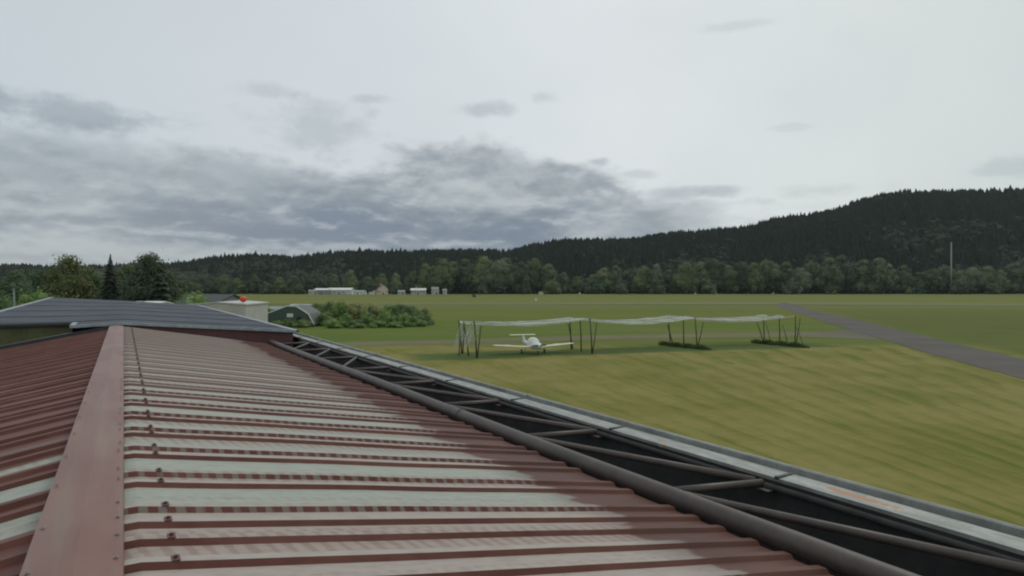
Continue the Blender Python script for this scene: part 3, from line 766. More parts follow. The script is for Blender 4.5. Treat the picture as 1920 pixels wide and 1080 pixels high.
house('pale_roofed_shed', 'low shed with a faded grey roof behind the green hut', 'shed', 519, 152, 3.0, 5, HT(580, 152), .5, M_greenwood, M_gray, 0, 0)

# ------------------------------------------------------------------ vegetation meshes
def leaf_cloud(rng, lobes, per, size, shell=0.35, squash=1.0):
    V, Fc = [], []
    vs = []; 
    for (cx, cy, cz, rx, ry, rz_) in lobes:
        n = max(30, int(per * (rx * ry + ry * rz_ + rx * rz_) / 3))
        dirs = rng.normal(size=(n, 3)); dirs /= np.linalg.norm(dirs, axis=1)[:, None]
        rad = 1.0 - shell * rng.random(n) ** 1.6 + 0.10 * rng.normal(size=n)
        c = np.stack([cx + dirs[:, 0] * rad * rx, cy + dirs[:, 1] * rad * ry, cz + dirs[:, 2] * rad * rz_], 1)
        nrm = dirs + 0.55 * rng.normal(size=(n, 3)); nrm[:, 2] += 0.25; nrm /= np.linalg.norm(nrm, axis=1)[:, None]
        t1 = np.cross(nrm, rng.normal(size=(n, 3))); t1 /= np.linalg.norm(t1, axis=1)[:, None]; t2 = np.cross(nrm, t1)
        s = size * (0.6 + 0.8 * rng.random(n))[:, None]
        q = np.stack([c - t1 * s, c + t2 * s * .75, c + t1 * s, c - t2 * s * .75], 1)
        vs.append(q.reshape(-1, 3))
    v = np.concatenate(vs); f = np.arange(len(v), dtype=np.int32).reshape(-1, 4)
    return v, f
def blob_core(lobes, k=0.72):
    V, Fc = [], []
    for (cx, cy, cz, rx, ry, rz_) in lobes:
        b = len(V); nu, nv = 8, 5
        for i in range(nv + 1):
            a = math.pi * i / nv
            for j in range(nu):
                p = 2 * math.pi * j / nu
                V.append((cx + k * rx * math.sin(a) * math.cos(p), cy + k * ry * math.sin(a) * math.sin(p), cz + k * rz_ * math.cos(a)))
        for i in range(nv):
            for j in range(nu):
                Fc.append((b + i * nu + j, b + (i + 1) * nu + j, b + (i + 1) * nu + (j + 1) % nu, b + i * nu + (j + 1) % nu))
    return np.array(V), np.array(Fc)
def broadleaf(seed, H, Rw, m_, per=9, size=None, low=0.12, nl=9, core=.72, shell=.35):
    """returns (crown mesh, trunk mesh)"""
    rng = np.random.default_rng(seed); lobes = []
    zb = H * low
    lobes.append((0, 0, zb + (H - zb) * .48, Rw * .74, Rw * .74, (H - zb) * .46))
    for i in range(nl):
        a = 2 * math.pi * (i / nl) + rng.uniform(-.4, .4); t_ = rng.uniform(0.15, .9)
        r = Rw * (.62 * math.sin(math.pi * min(1, .25 + t_ * .75)) + .05); s = Rw * rng.uniform(.28, .46)
        lobes.append((r * math.cos(a), r * math.sin(a), zb + (H - zb) * t_ * .88 + s * .1, s, s, s * rng.uniform(.8, 1.15)))
    s = Rw * .36; lobes.append((rng.uniform(-.2, .2) * Rw, 0, H - s * .8, s, s, s * .85))
    size = size or H * .022
    v, f = leaf_cloud(rng, lobes, per, size, shell=shell); v2, f2 = blob_core(lobes, core)
    crown = npmesh('crown', np.concatenate([v, v2]), np.concatenate([f, f2 + len(v)]), [m_])
    g = MB(); g.tube([(0, 0, -.2), (0.02 * H, 0, H * .2), (0, .01 * H, H * .6)], [H * .028, H * .02, H * .008], 8)
    for i in range(4):
        a = i * 1.6 + seed; g.tube([(0, 0, H * (.2 + .05 * i)), (math.cos(a) * Rw * .5, math.sin(a) * Rw * .5, H * (.45 + .06 * i))], [H * .012, H * .004], 6)
    return crown, g.data('trunk', M_bark, True)
def conifer(seed, H, Rw, m_, tiers=16, per=26, low=.06, ragged=.25):
    rng = np.random.default_rng(seed); V, Fq = [], []
    for i in range(tiers):
        t_ = i / (tiers - 1); z = H * (low + (1 - low) * t_ ** .92); r = Rw * (1 - t_) ** .82 + .02 * H * (1 - t_) + .01 * H
        n = max(5, int(per * (1 - t_) + 5))
        for k in range(n):
            a = 2 * math.pi * (k + rng.random()) / n; rr = r * rng.uniform(1 - ragged * 1.6, 1 + ragged * .5); w = rr * rng.uniform(.18, .32) + .012 * H
            dz = -rr * rng.uniform(.2, .5); c, s = math.cos(a), math.sin(a); zz = z + rng.uniform(-.5, .5) * H / tiers
            b = len(V)
            V += [(0, 0, zz + .03 * H), (c * rr * .6 - s * w, s * rr * .6 + c * w, zz + dz * .55), (c * rr, s * rr, zz + dz), (c * rr * .6 + s * w, s * rr * .6 - c * w, zz + dz * .55)]
            Fq.append((b, b + 1, b + 2, b + 3))
    crown = npmesh('crown', V, Fq, [m_])
    g = MB(); g.tube([(0, 0, -.2), (0, 0, H * .97)], [H * .016, H * .003], 7)
    return crown, g.data('trunk', M_bark, True)
def plant_tree(kind, name, loc, rz, sc, label, cat='tree', group=None):
    o = empty(name, loc, rz, label=label, cat=cat, group=group); o.scale = sc if hasattr(sc, '__len__') else (sc,) * 3
    link('crown', kind[0], o); link('trunk', kind[1], o); return o

# ------------------------------------------------------------------ hills and forest
prof_px = [(-900, 470), (-400, 485), (0, 499), (200, 500), (320, 494), (400, 484), (470, 479), (560, 480), (620, 474), (700, 472), (800, 468), (900, 471), (960, 469), (1000, 457), (1060, 452), (1200, 447), (1230, 441),
           (1300, 434), (1400, 427), (1450, 414), (1500, 407), (1560, 394), (1600, 380), (1650, 368), (1700, 362), (1800, 359), (1920, 360), (2100, 352), (2600, 340), (3400, 380)]
ux = np.array([(p[0] - 960) / F for p in prof_px]); uy = np.array([(HOR - p[1]) / F for p in prof_px])
TREE_H = 20.0
def crestZ(u): return 1000 + 160 * np.clip(u, -.9, .9) + 260 * np.clip((-u - .35) / .5, 0, 1)
def terr(u, Zd):
    zc_ = crestZ(u); tt = np.interp(u, ux, uy); top = CH + tt * zc_ - TREE_H * .93
    f = np.clip((Zd - 690) / (zc_ - 690), 0, 1)
    s = f ** 1.05 * (1.0 - .0) ; s = np.sin(s * math.pi / 2) ** 1.25
    h = top * s + 5 * np.sin(u * 37 + Zd * .011) * f * (1 - f) * 2
    back = np.clip((Zd - zc_) / 700, 0, 1)
    return np.where(Zd > zc_, top * (1 - .6 * back), h)
nu, nz = 170, 46
U = np.linspace(-1.6, 1.9, nu); ZZ = np.concatenate([np.linspace(685, 1300, 34), np.linspace(1330, 2400, nz - 34)])
uu, zz = np.meshgrid(U, ZZ); hh = terr(uu, zz); vs = np.stack([uu * zz, zz, np.maximum(hh, 0.02 + 0 * hh) + .1], -1).reshape(-1, 3)
idx = np.arange(nu * nz).reshape(nz, nu); fs = np.stack([idx[:-1, :-1], idx[:-1, 1:], idx[1:, 1:], idx[1:, :-1]], -1).reshape(-1, 4)
link('hills', npmesh('hills', vs, fs, [M_soil], smooth=True), kind='structure')

def con_lo(seed):
    rng = np.random.default_rng(seed); V, T_ = [], []
    lv = [(0.08, .21), (.30, .20), (.52, .165), (.72, .105)]
    for i, (z, r) in enumerate(lv):
        b = len(V); n = 7; V.append((0, 0, min(1.0, z + .34 if i < 3 else 1.0)))
        for k in range(n * 2):
            a = math.pi * k / n + i; q = r * (1.05 if k % 2 == 0 else .62) * rng.uniform(.8, 1.2)
            V.append((q * math.cos(a), q * math.sin(a), z - (.03 if k % 2 == 0 else -.03) + rng.uniform(-.02, .02)))
        for k in range(n * 2): T_.append((b, b + 1 + k, b + 1 + (k + 1) % (n * 2)))
    return np.array(V), np.array(T_)
def bro_lo(seed):
    rng = np.random.default_rng(seed); V, T_ = [], []
    for i in range(6):
        c = np.array([rng.uniform(-.18, .18), rng.uniform(-.18, .18), rng.uniform(.35, .82)]) if i else np.array([0, 0, .5]); s = .30 if i == 0 else rng.uniform(.13, .2)
        b = len(V); n = 8
        rings = [(-.9, .45), (-.3, .95), (.35, .9), (.8, .5)]
        for (zq, rq) in rings:
            for k in range(n):
                a = 2 * math.pi * k / n; j = rng.uniform(.75, 1.2); V.append((c[0] + s * rq * j * math.cos(a), c[1] + s * rq * j * math.sin(a), c[2] + s * zq * rng.uniform(.85, 1.15) * 1.1))
        V.append((c[0], c[1], c[2] + s * 1.1))
        for q in range(3):
            for k in range(n):
                a0, a1 = b + q * n + k, b + q * n + (k + 1) % n; T_ += [(a0, a1, a1 + n), (a0, a1 + n, a0 + n)]
        for k in range(n): T_.append((b + 3 * n + k, b + 3 * n + (k + 1) % n, b + 4 * n))
    return np.array(V), np.array(T_)
def scatter(name, protos, pos, hts, wid, rot, m_, label):
    VV, TT, off = [], [], 0
    which = np.random.default_rng(5).integers(0, len(protos), len(pos))
    for pi, (pv, pt) in enumerate(protos):
        sel = np.where(which == pi)[0]
        if not len(sel): continue
        c, s = np.cos(rot[sel])[:, None], np.sin(rot[sel])[:, None]; h = hts[sel][:, None]; w = h * wid[sel][:, None]
        x = (pv[None, :, 0] * c - pv[None, :, 1] * s) * w + pos[sel, 0:1]; y = (pv[None, :, 0] * s + pv[None, :, 1] * c) * w + pos[sel, 1:2]; z = pv[None, :, 2] * h + pos[sel, 2:3]
        v = np.stack([x, y, z], -1).reshape(-1, 3); n = len(sel)
        t_ = (pt[None] + (np.arange(n) * len(pv))[:, None, None]).reshape(-1, 3) + off
        VV.append(v); TT.append(t_); off += len(v)
    return link(name, npmesh(name, np.concatenate(VV), np.concatenate(TT), [m_]), label=label, cat='forest', kind='stuff')
rng = np.random.default_rng(11)
N = 21000
u = rng.uniform(-1.0, .98, N); Zd = 695 + (crestZ(u) + 45 - 695) * rng.random(N) ** .85
keep = np.ones(N, bool)
pz = terr(u, Zd)
pnoise = np.array([mnoise.noise(Vector((a * 9, b / 90, 0))) for a, b in zip(u, Zd)])
frac = (Zd - 690) / (crestZ(u) - 690)
bro = ((pnoise + .45 * (1 - frac) - .10 * frac + np.where(u < -.25, .28 * (frac < .7), -.22) + rng.normal(size=N) * .28) > .42) & (frac < .95)
pos = np.stack([u * Zd, Zd, pz - .5], -1)
ht = np.where(bro, rng.uniform(12, 19, N), rng.uniform(14, 23, N) + 3.5 * pnoise + 3.0 * (rng.random(N) > .96))
scatter('conifer_forest', [con_lo(i) for i in range(5)], pos[~bro], ht[~bro], rng.uniform(.75, 1.2, N)[~bro], rng.uniform(0, 6.28, N)[~bro], M_forc, 'dense dark spruce and pine forest covering the hills behind the field')
scatter('broadleaf_wood', [bro_lo(i) for i in range(5)], pos[bro], ht[bro], rng.uniform(.9, 1.3, N)[bro], rng.uniform(0, 6.28, N)[bro], M_forb, 'lighter green broadleaf wood on the lower slopes of the hills')

# ------------------------------------------------------------------ far tree line, every tree its own thing
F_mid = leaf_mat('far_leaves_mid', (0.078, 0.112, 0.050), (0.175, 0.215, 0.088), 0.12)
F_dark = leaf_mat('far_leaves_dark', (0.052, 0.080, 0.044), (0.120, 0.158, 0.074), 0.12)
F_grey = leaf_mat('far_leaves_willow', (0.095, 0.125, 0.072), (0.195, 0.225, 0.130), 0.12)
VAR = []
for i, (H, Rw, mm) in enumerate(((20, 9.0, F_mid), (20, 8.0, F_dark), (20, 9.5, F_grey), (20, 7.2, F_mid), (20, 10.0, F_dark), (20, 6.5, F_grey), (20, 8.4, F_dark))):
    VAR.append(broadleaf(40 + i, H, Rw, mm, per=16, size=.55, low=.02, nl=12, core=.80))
TONE = ['green', 'dark', 'greyish', 'fresh', 'deep', 'pale', 'olive']
marks = [(330, 'big rounded tree'), (635, 'white hangars'), (717, 'cream house'), (785, 'chimney house'), (834, 'tiny shed'), (1000, 'aeroplane'),
         (1176, 'middle of the net'), (1462, 'taxiway posts'), (1705, 'yellow shrub'), (1783, 'mast'), (1990, 'frame edge')]
htab = ([300, 640, 700, 760, 835, 960, 1040, 1080, 1180, 1230, 1290, 1400, 1460, 1500, 1590, 1640, 1690, 1780, 1850, 1920], [520, 512, 512, 505, 487, 487, 500, 510, 506, 503, 492, 490, 503, 497, 487, 487, 507, 506, 504, 490])
rnd = random.Random(21); trees = []
x = 338.0
while x < 1945:
    top = np.interp(x, *htab) + rnd.uniform(-11, 8); Zt = rnd.uniform(648, 672)
    if x < 640: top += 4
    if 575 < x < 690: Zt = rnd.uniform(655, 680)
    trees.append((x, top, Zt)); x += rnd.uniform(20, 32)
ORD = ['first', 'second', 'third', 'fourth', 'fifth', 'sixth', 'seventh', 'eighth', 'ninth', 'tenth', 'eleventh', 'twelfth', 'thirteenth', 'fourteenth', 'fifteenth']
cnt = {}
for (x, top, Zt) in trees:
    H = HT(top, Zt); vi = rnd.choice([0, 1, 2, 3, 4, 5, 6, 1, 4, 6] if x > 1000 else [0, 1, 2, 3, 6, 1])
    if x < 640: vi = rnd.choice([1, 4, 6, 0])
    mi_ = max(i for i, m_ in enumerate(marks) if m_[0] <= x); mk = marks[mi_]; nx_ = marks[mi_ + 1][1]; cnt[mk[1]] = cnt.get(mk[1], 0) + 1
    plant_tree(VAR[vi], 'broadleaf_tree', (AT(x, Zt), Zt, 0), rnd.uniform(0, 6.28), (H / 20 * rnd.uniform(.95, 1.35), H / 20 * .95, H / 20),
               f'{TONE[vi]} far field tree, {ORD[cnt[mk[1]] - 1]} from the {mk[1]} towards the {nx_}', group='broadleaf trees along the far field edge')
n_ = 1500; uu_ = rng.uniform(-.62, .95, n_); zz_ = rng.uniform(664, 690, n_)
scatter('undergrowth', [bro_lo(i + 9) for i in range(4)], np.stack([uu_ * zz_, zz_, np.full(n_, -.8)], -1), rng.uniform(5, 11, n_), rng.uniform(1.0, 1.5, n_), rng.uniform(0, 6.28, n_), M_forb, 'dark continuous undergrowth below the far tree line')
# low front shrubs at the foot of the tree line
SH = [broadleaf(70 + i, 6, 4.2, mm, per=26, size=.4, low=-.1, nl=7, core=.75) for i, mm in enumerate((L_grey, L_mid, L_dark))]
front = [(742, 536), (1035, 524), (1115, 522), (1165, 530), (1232, 528), (1330, 527), (1485, 521), (1560, 532), (1722, 533), (1800, 522), (1862, 530), (985, 533), (905, 531), (360, 528), (430, 530), (500, 529), (560, 532)]
tn = ['grey green', 'mid green', 'dark green']
FW = ['between the cream house and the chimney house', 'beyond the aeroplane wing', 'beyond the posts beside the aeroplane', 'beyond the first net sag past the aeroplane', 'beyond the deepest sag of the net', 'beyond the middle grass tuft', 'beyond the posts next to the taxiway', 'above the bend where the taxiway starts', 'beside the bright yellow shrub', 'beside the foot of the tall mast', 'between the mast and the frame edge', 'beyond the aeroplane tail', 'beyond the lone field bush', 'beyond the bright bush at the hall roof', 'beyond the orange marker ball', 'beyond the green hut roof', 'at the small end of the hangar row']
for i, (x, top) in enumerate(front):
    Zt = 636 + (i % 3) * 5; H = HT(top, Zt); vi = i % 3
    plant_tree(SH[vi], 'round_bush', (AT(x, Zt), Zt, 0), i * 1.3, (H / 6,) * 3, 'rounded ' + tn[vi] + ' bush below the far trees ' + FW[i], cat='bush', group='rounded bushes in front of the far trees')
ysh = broadleaf(91, 6, 3.0, L_yellow, per=30, size=.35, low=-.1)
plant_tree(ysh, 'yellow_shrub', (AT(1705, 632), 632, 0), 0, (.95, .95, 1.2), 'bright yellow green shrub at the foot of the dark far trees near the mast', cat='shrub')
plant_tree(SH[2], 'field_bush', (AT(889, 470), 470, 0), 0, (.42,) * 3, 'small dark bush standing alone in the middle of the far field', cat='bush')
# mast
Zm = 640
ms = empty('mast', (AT(1783.5, Zm), Zm, 0), label='tall thin pale mast rising above the far trees in front of the wooded hill', cat='mast')
g = MB(); g.tube([(0, 0, 0), (0, 0, HT(454, Zm))], [.75, .45], 10); g.build('pole', M_steel, ms, smooth=True)
g = MB(); g.box(-1.0, 1.0, -.15, .15, HT(458, Zm), HT(457, Zm)); g.build('crossarm', M_steel, ms)
# field markers
for i, (x, y, m_, l_) in enumerate(((1005, 563.5, M_white, 'small white marker board alone out in the field beyond the aeroplane'), (1087, 551.5, M_white, 'small white marker at the far field edge beyond the posts beside the aeroplane'),
        (1304, 551.5, M_cream, 'small pale marker at the field edge beyond the posts in the middle tuft'), (1343, 551.5, M_cream, 'small pale marker at the field edge beyond the last sag of the net'),
        (1450, 551.5, M_cream, 'small pale marker at the field edge straight beyond the taxiway posts'), (1499, 551.5, M_cream, 'small pale marker at the field edge beyond the start of the taxiway'))):
    X_, Y_ = G(x, y); s = 1.0 if i else .8
    mk_ = empty('field_marker', (X_, Y_, 0), 0, label=l_, cat='marker', group='pale markers around the runway')
    g = MB(); g.quad((-1.0 * s, 0, 0), (1.0 * s, 0, 0), (.35 * s, .1, 1.9 * s), (-.35 * s, .1, 1.9 * s)); g.quad((-1.0 * s, .8, 0), (-.35 * s, .1, 1.9 * s), (.35 * s, .1, 1.9 * s), (1.0 * s, .8, 0))
    g.build('board', m_, mk_)
wh = empty('white_cabin', (AT(1014, 630), 630, 0), 0, label='tiny white cabin at the foot of the far trees beyond the aeroplane', cat='cabin')
g = MB(); g.box(-2, 2, -1.5, 1.5, 0, 2.1); g.build('wall', M_cream, wh)
g = MB(); g.loft([[(-2.3, -1.8, 2.1), (2.3, -1.8, 2.1), (0, -1.8, 3.3)], [(-2.3, 1.8, 2.1), (2.3, 1.8, 2.1), (0, 1.8, 3.3)]]); g.build('roof', M_gray, wh)

# ------------------------------------------------------------------ trees at the left behind the hall
def own(kind, name, x, Zt, top, label, base=20.0, wx=1.0, cat='tree'):
    H = HT(top, Zt); k = H / base
    return plant_tree(kind, name, (AT(x, Zt), Zt, 0), 0.3 * x, (k * wx, k * wx, k), label, cat=cat)
own(broadleaf(201, 20, 7.4, L_yellow, per=34, size=.33, low=.1, nl=14, core=.45, shell=.6), 'broadleaf_tree', 124, 140, 476, 'yellow green broadleaf tree with an airy round top beside a low rounded tree', wx=1.05)
own(broadleaf(202, 20, 8.0, L_dark, per=30, size=.34, low=.0, nl=12), 'broadleaf_tree', 30, 150, 503, 'dark broadleaf tree above the short pale pole')
own(broadleaf(203, 20, 8.0, L_mid, per=30, size=.34, low=.0, nl=12), 'broadleaf_tree', -35, 140, 500, 'mid green broadleaf tree cut off by the frame edge beyond the pale pole')
own(conifer(204, 20, 5.0, L_con, tiers=24, per=34), 'spruce_tree', 207, 138, 481, 'tallest dark pointed spruce, standing clear against the sky')
own(broadleaf(205, 20, 6.0, L_mid, per=32, size=.34, low=.0, nl=11), 'broadleaf_tree', 166, 150, 500, 'low rounded mid green tree directly beside the yellow green tree')
own(broadleaf(206, 20, 6.4, L_dark, per=32, size=.34, low=.0, nl=11), 'broadleaf_tree', 226, 150, 503, 'low dark rounded tree wedged beside the pointed spruce')
own(broadleaf(207, 20, 7.6, leaf_mat('leaves_deep_olive', (0.0486, 0.0729, 0.0389), (0.1264, 0.1507, 0.0875), .3), per=40, size=.3, low=-.02, nl=16, core=.6), 'big_rounded_tree', 287, 128, 474, 'big dark rounded conifer standing behind the broad spruce', wx=1.12)
own(conifer(208, 20, 6.6, L_con, tiers=24, per=40, ragged=.35), 'broad_spruce', 300, 120, 497, 'broad dark spruce in front of the big rounded conifer')
own(broadleaf(209, 20, 6.8, L_mid, per=34, size=.32, low=.0, nl=10), 'broadleaf_tree', 246, 145, 493, 'grey green broadleaf tree between the pointed spruce and the big rounded conifer')
own(broadleaf(210, 20, 8.6, L_dark, per=28, size=.34, low=.0, nl=10), 'broadleaf_tree', 190, 168, 508, 'dark broadleaf tree behind the spruces')
own(broadleaf(211, 20, 8.6, L_dark, per=28, size=.34, low=.0, nl=10), 'broadleaf_tree', 75, 172, 505, 'dark broadleaf tree behind the yellow green tree near the pale pole')
own(broadleaf(217, 20, 8.6, L_dark, per=28, size=.34, low=.0, nl=10), 'broadleaf_tree', 262, 165, 512, 'dark low broadleaf tree behind the grey green tree')
bsh = [broadleaf(212 + i, 6, 4.0, mm, per=60, size=.2, low=-.1, nl=9, core=.7) for i, mm in enumerate((L_bush, L_bush2, L_bushr, L_bush3))]
for i, (x, Zt, top, vi, l_) in enumerate(((48, 95, 547, 0, 'light green bush between the pale pole and the peak of the hall roof'), (78, 98, 543, 0, 'taller light green bush behind the peak of the dark hall roof'), (12, 90, 550, 1, 'mid green bush cut by the frame edge beside the pale pole'),
        (372, 96, 547, 0, 'bright green bush between the broad spruce and the dark shed roof'), (345, 100, 550, 1, 'mid green bush at the foot of the broad spruce'), (352, 112, 548, 0, 'second bright green bush behind the broad spruce foot'), (437, 118, 556, 1, 'small bush just beside the orange marker ball'))):
    H = HT(top, Zt); plant_tree(bsh[vi], 'leafy_bush', (AT(x, Zt), Zt, 0), i, (H / 6 * .7, H / 6 * .7, H / 6), l_, cat='bush', group='bushes behind the hall')
pp = empty('pale_pole', (AT(26, 86), 86, 0), 0, label='short pale pole standing behind the sloping verge of the hall roof', cat='pole')
g = MB(); g.tube([(0.2, 0, 0), (0, 0, HT(542, 86))], [.12, .09], 8); g.build('pole_shaft', M_trim, pp); g = MB(); g.box(-.12, .12, -.12, .12, HT(542, 86), HT(541, 86)); g.build('pole_cap', M_trim, pp)

# ------------------------------------------------------------------ bush thicket right of the hut
tl = ['bright green', 'mid green', 'brownish green', 'dark green']
spots = [(596, 566, 604, 1), (622, 563, 604, 3), (640, 562, 605, 0), (668, 567, 606, 2), (700, 571, 603, 2), (728, 569, 606, 0), (752, 568, 606, 1), (772, 571, 606, 1), (795, 577, 609, 3), (612, 582, 611, 1), (648, 586, 613, 0), (690, 584, 612, 0),
         (725, 583, 612, 0), (760, 585, 612, 0), (786, 590, 612, 1), (585, 592, 611, 1), (502, 575, 606, 1), (542, 596, 613, 1), (568, 598, 614, 1), (626, 598, 615, 0), (668, 598, 615, 1), (706, 600, 614, 0), (740, 601, 614, 0), (492, 590, 612, 0), (522, 600, 614, 0)]
rows = {}
for i, (x, top, by, vi) in enumerate(spots):
    X_, Y_ = G(x, by); H = HT(top, Y_) * 1.02; k = H / 6
    row = 'back' if by < 607.5 else 'front' if by > 613 else 'middle'
    if row not in rows: rows[row] = sorted(q[0] for q in spots if ('back' if q[2] < 607.5 else 'front' if q[2] > 613 else 'middle') == row)
    rk = rows[row].index(x)
    w_ = max(k * .8, .42)
    plant_tree(bsh[vi], 'thicket_bush', (X_, Y_, 0), i * 1.1, (w_ * rnd.uniform(1.15, 1.4), w_ * 1.1, k * .95), f'{tl[vi]} bush, {ORD[rk]} in the {row} row of the thicket counting from the hangar', cat='bush', group='bushes of the thicket beside the green hut')

# ------------------------------------------------------------------ net shelter
def pole(p_base, p_top, r=.075, m_=None):
    g = MB(); a = Vector(p_base); b_ = Vector(p_top); c_ = a.lerp(b_, .5) + Vector((.03, 0, 0)); g.tube([a, c_, b_], [r * 1.15, r, r * .85], 8)
    return g
groups = [
    ('draped', [((866, 663), (860, 600), ((868, 663), (870, 603))), ((879, 667), (869, 603), ((861, 664), (862, 612))), ((894, 671), (889, 601), ((894.5, 670), (902, 611)))]),
    ('aeroplane side', [((1071, 655), (1068, 593), ((1074, 655), (1065, 606))), ((1090, 659), (1087.5, 594), None), ((1110, 663), (1106, 596), ((1110.5, 662), (1118.5, 606)))]),
    ('middle tuft', [((1257, 643.5), (1252.5, 590), ((1261, 643), (1250, 608))), ((1282, 648), (1281, 591), None), ((1307, 650.5), (1303, 594.5), ((1307.8, 650), (1318, 603)))]),
    ('taxiway side', [((1433, 639), (1431, 589), ((1430, 639), (1417, 600))), ((1462, 642.5), (1461, 589), ((1476, 640), (1466, 608))), ((1490.6, 645), (1491.6, 591), ((1492, 645), (1499, 595.5)))]),
]
tops = []
nm = ['rear', 'middle', 'front']
for gi, (gn, posts) in enumerate(groups):
    tp = []
    for pi_, (b_, t_, br) in enumerate(posts):
        X_, Y_ = G(*b_); zt = HT(t_[1], Y_); xt = AT(t_[0], Y_)
        o = empty('net_post', (X_, Y_, 0), 0, label=f'{nm[pi_]} wooden post of the {gn} row under the net' + (' with a slanting brace' if br else ' without a brace'), cat='post', group='wooden posts of the net shelter')
        pole((0, 0, -.1), (xt - X_, 0, zt), .072).build('post', M_wood, o, smooth=True)
        if br:
            X2, Y2 = G(*b_); xb = AT(br[0][0], Y_) - X_; xtp = AT(br[1][0], Y_) - X_
            pole((xb, -.12, 0), (xtp, -.25, HT(br[1][1], Y_)), .06).build('brace', M_wood if pi_ != 1 else M_wood2, o, smooth=True)
        tp.append(Vector((xt, Y_, zt - .08)))
    tops.append(tp)
# extra grey struts of the rightmost row
X_, Y_ = G(1445, 640)
o = empty('grey_strut', (X_, Y_, 0), 0, label='thin grey strut slanting between the rear and middle posts of the taxiway row', cat='strut', group='grey struts of the taxiway row')
pole((0, 0, 0), (AT(1435, Y_) - X_, 0, HT(603, Y_)), .05).build('strut_pole', M_wood2, o)
X_, Y_ = G(1506, 646)
o = empty('grey_strut', (X_, Y_, 0), 0, label='thin grey strut slanting out from the front post of the taxiway row', cat='strut', group='grey struts of the taxiway row')
pole((0, 0, 0), (AT(1493, Y_) - X_, 0, HT(612, Y_)), .05).build('strut_pole', M_wood2, o)
def net_mat():
    m, t, b = mat('white_netting'); v = coords(t); x, y, z = t.sep(v)
    n = t.noise(t.comb(t.mul(x, .35), t.mul(y, 1.3), t.mul(z, 2.0)), 1.0, 5, .6)
    n2 = t.noise(t.comb(t.mul(x, 5.0), t.mul(y, 5.0), t.mul(z, 5.0)), 1.0, 3, .6)
    b.inputs['Base Color'].default_value = (.52, .55, .53, 1); b.inputs['Roughness'].default_value = .8
    tr = t.node('ShaderNodeBsdfTransparent'); mx = t.node('ShaderNodeMixShader')
    t.put(mx.inputs[0], t.mul(t.sstep(n, .25, .65, .20, .58), t.sstep(n2, .3, .7, .75, 1.0)))
    t.l.new(tr.outputs[0], mx.inputs[1]); t.l.new(b.outputs[0], mx.inputs[2]); t.l.new(mx.outputs[0], t.n['Material Output'].inputs[0])
    return m
M_net = net_mat()
net = empty('shelter_net', (0, 0, 0), 0, label='white translucent net sagging across all the wooden posts above the aeroplane', cat='net')
g = MB(); nA_, nB_ = 26, 12
def netpt(gi, s, t_):
    A = [tops[gi][2].lerp(tops[gi][1], t_ * 2) if t_ < .5 else tops[gi][1].lerp(tops[gi][0], t_ * 2 - 1), tops[gi + 1][2].lerp(tops[gi + 1][1], t_ * 2) if t_ < .5 else tops[gi + 1][1].lerp(tops[gi + 1][0], t_ * 2 - 1)]
    p = A[0].lerp(A[1], s); sag = [.42, .66, .55][gi]
    edge = .35 + .65 * (1 - abs(2 * t_ - 1))
    p.z -= (1 - (2 * s - 1) ** 2) * sag * (1.0 - .30 * t_) + .34 * math.sin(t_ * 2 * math.pi) ** 2 * (.75 + .25 * math.sin(math.pi * s))
    p.z += .10 * mnoise.noise(Vector((p.x * .35, p.y * .8, gi))); return p
for gi in range(3):
    gr = [[netpt(gi, i / nA_, j / nB_) for j in range(nB_ + 1)] for i in range(nA_ + 1)]
    for i in range(nA_):
        for j in range(nB_): g.quad(gr[i][j], gr[i][j + 1], gr[i + 1][j + 1], gr[i + 1][j])
g.build('netting', M_net, net, smooth=True)
# hanging folds at the left end
g = MB()
for (xa, ya, xb, yb, wd, Zb) in ((868, 604, 855, 655, .9, 78.5), (887, 606, 874, 652, 1.3, 75.5), (880, 603, 866, 640, .7, 77), (897, 604, 890, 640, .5, 74.5)):
    g = MB(); a = Vector((AT(xa, Zb), Zb, HT(ya, Zb))); b_ = Vector((AT(xb, Zb), Zb - .6, HT(yb, Zb - .6)))
    for s_ in range(12):
        f0, f1 = s_ / 12, (s_ + 1) / 12; w0, w1 = wd * (.25 + .45 * math.sin(f0 * 3)), wd * (.25 + .45 * math.sin(f1 * 3))
        p0, p1 = a.lerp(b_, f0), a.lerp(b_, f1)
        for q in range(4):
            wave_ = lambda f_, k: .12 * math.sin(k * 2.4 + f_ * 5)
            L0, L1 = w0 * (q / 4 - .5), w0 * ((q + 1) / 4 - .5); M0, M1 = w1 * (q / 4 - .5), w1 * ((q + 1) / 4 - .5)
            g.quad(p0 + Vector((L0, wave_(f0, q), 0)), p0 + Vector((L1, wave_(f0, q + 1), 0)), p1 + Vector((M1, wave_(f1, q + 1), 0)), p1 + Vector((M0, wave_(f1, q), 0)))
    g.build('hanging_fold', M_net, net, smooth=True)
for row in range(3):
    g = MB(); P = []
    for gi in range(3): P += [netpt(gi, i / 12, [0, .5, 1][row]) + Vector((0, 0, .01)) for i in range(12)]
    P.append(tops[3][[2, 1, 0][row]]); g.tube(P, .02, 5); g.build('rope', M_wood2 if row else M_white, net)
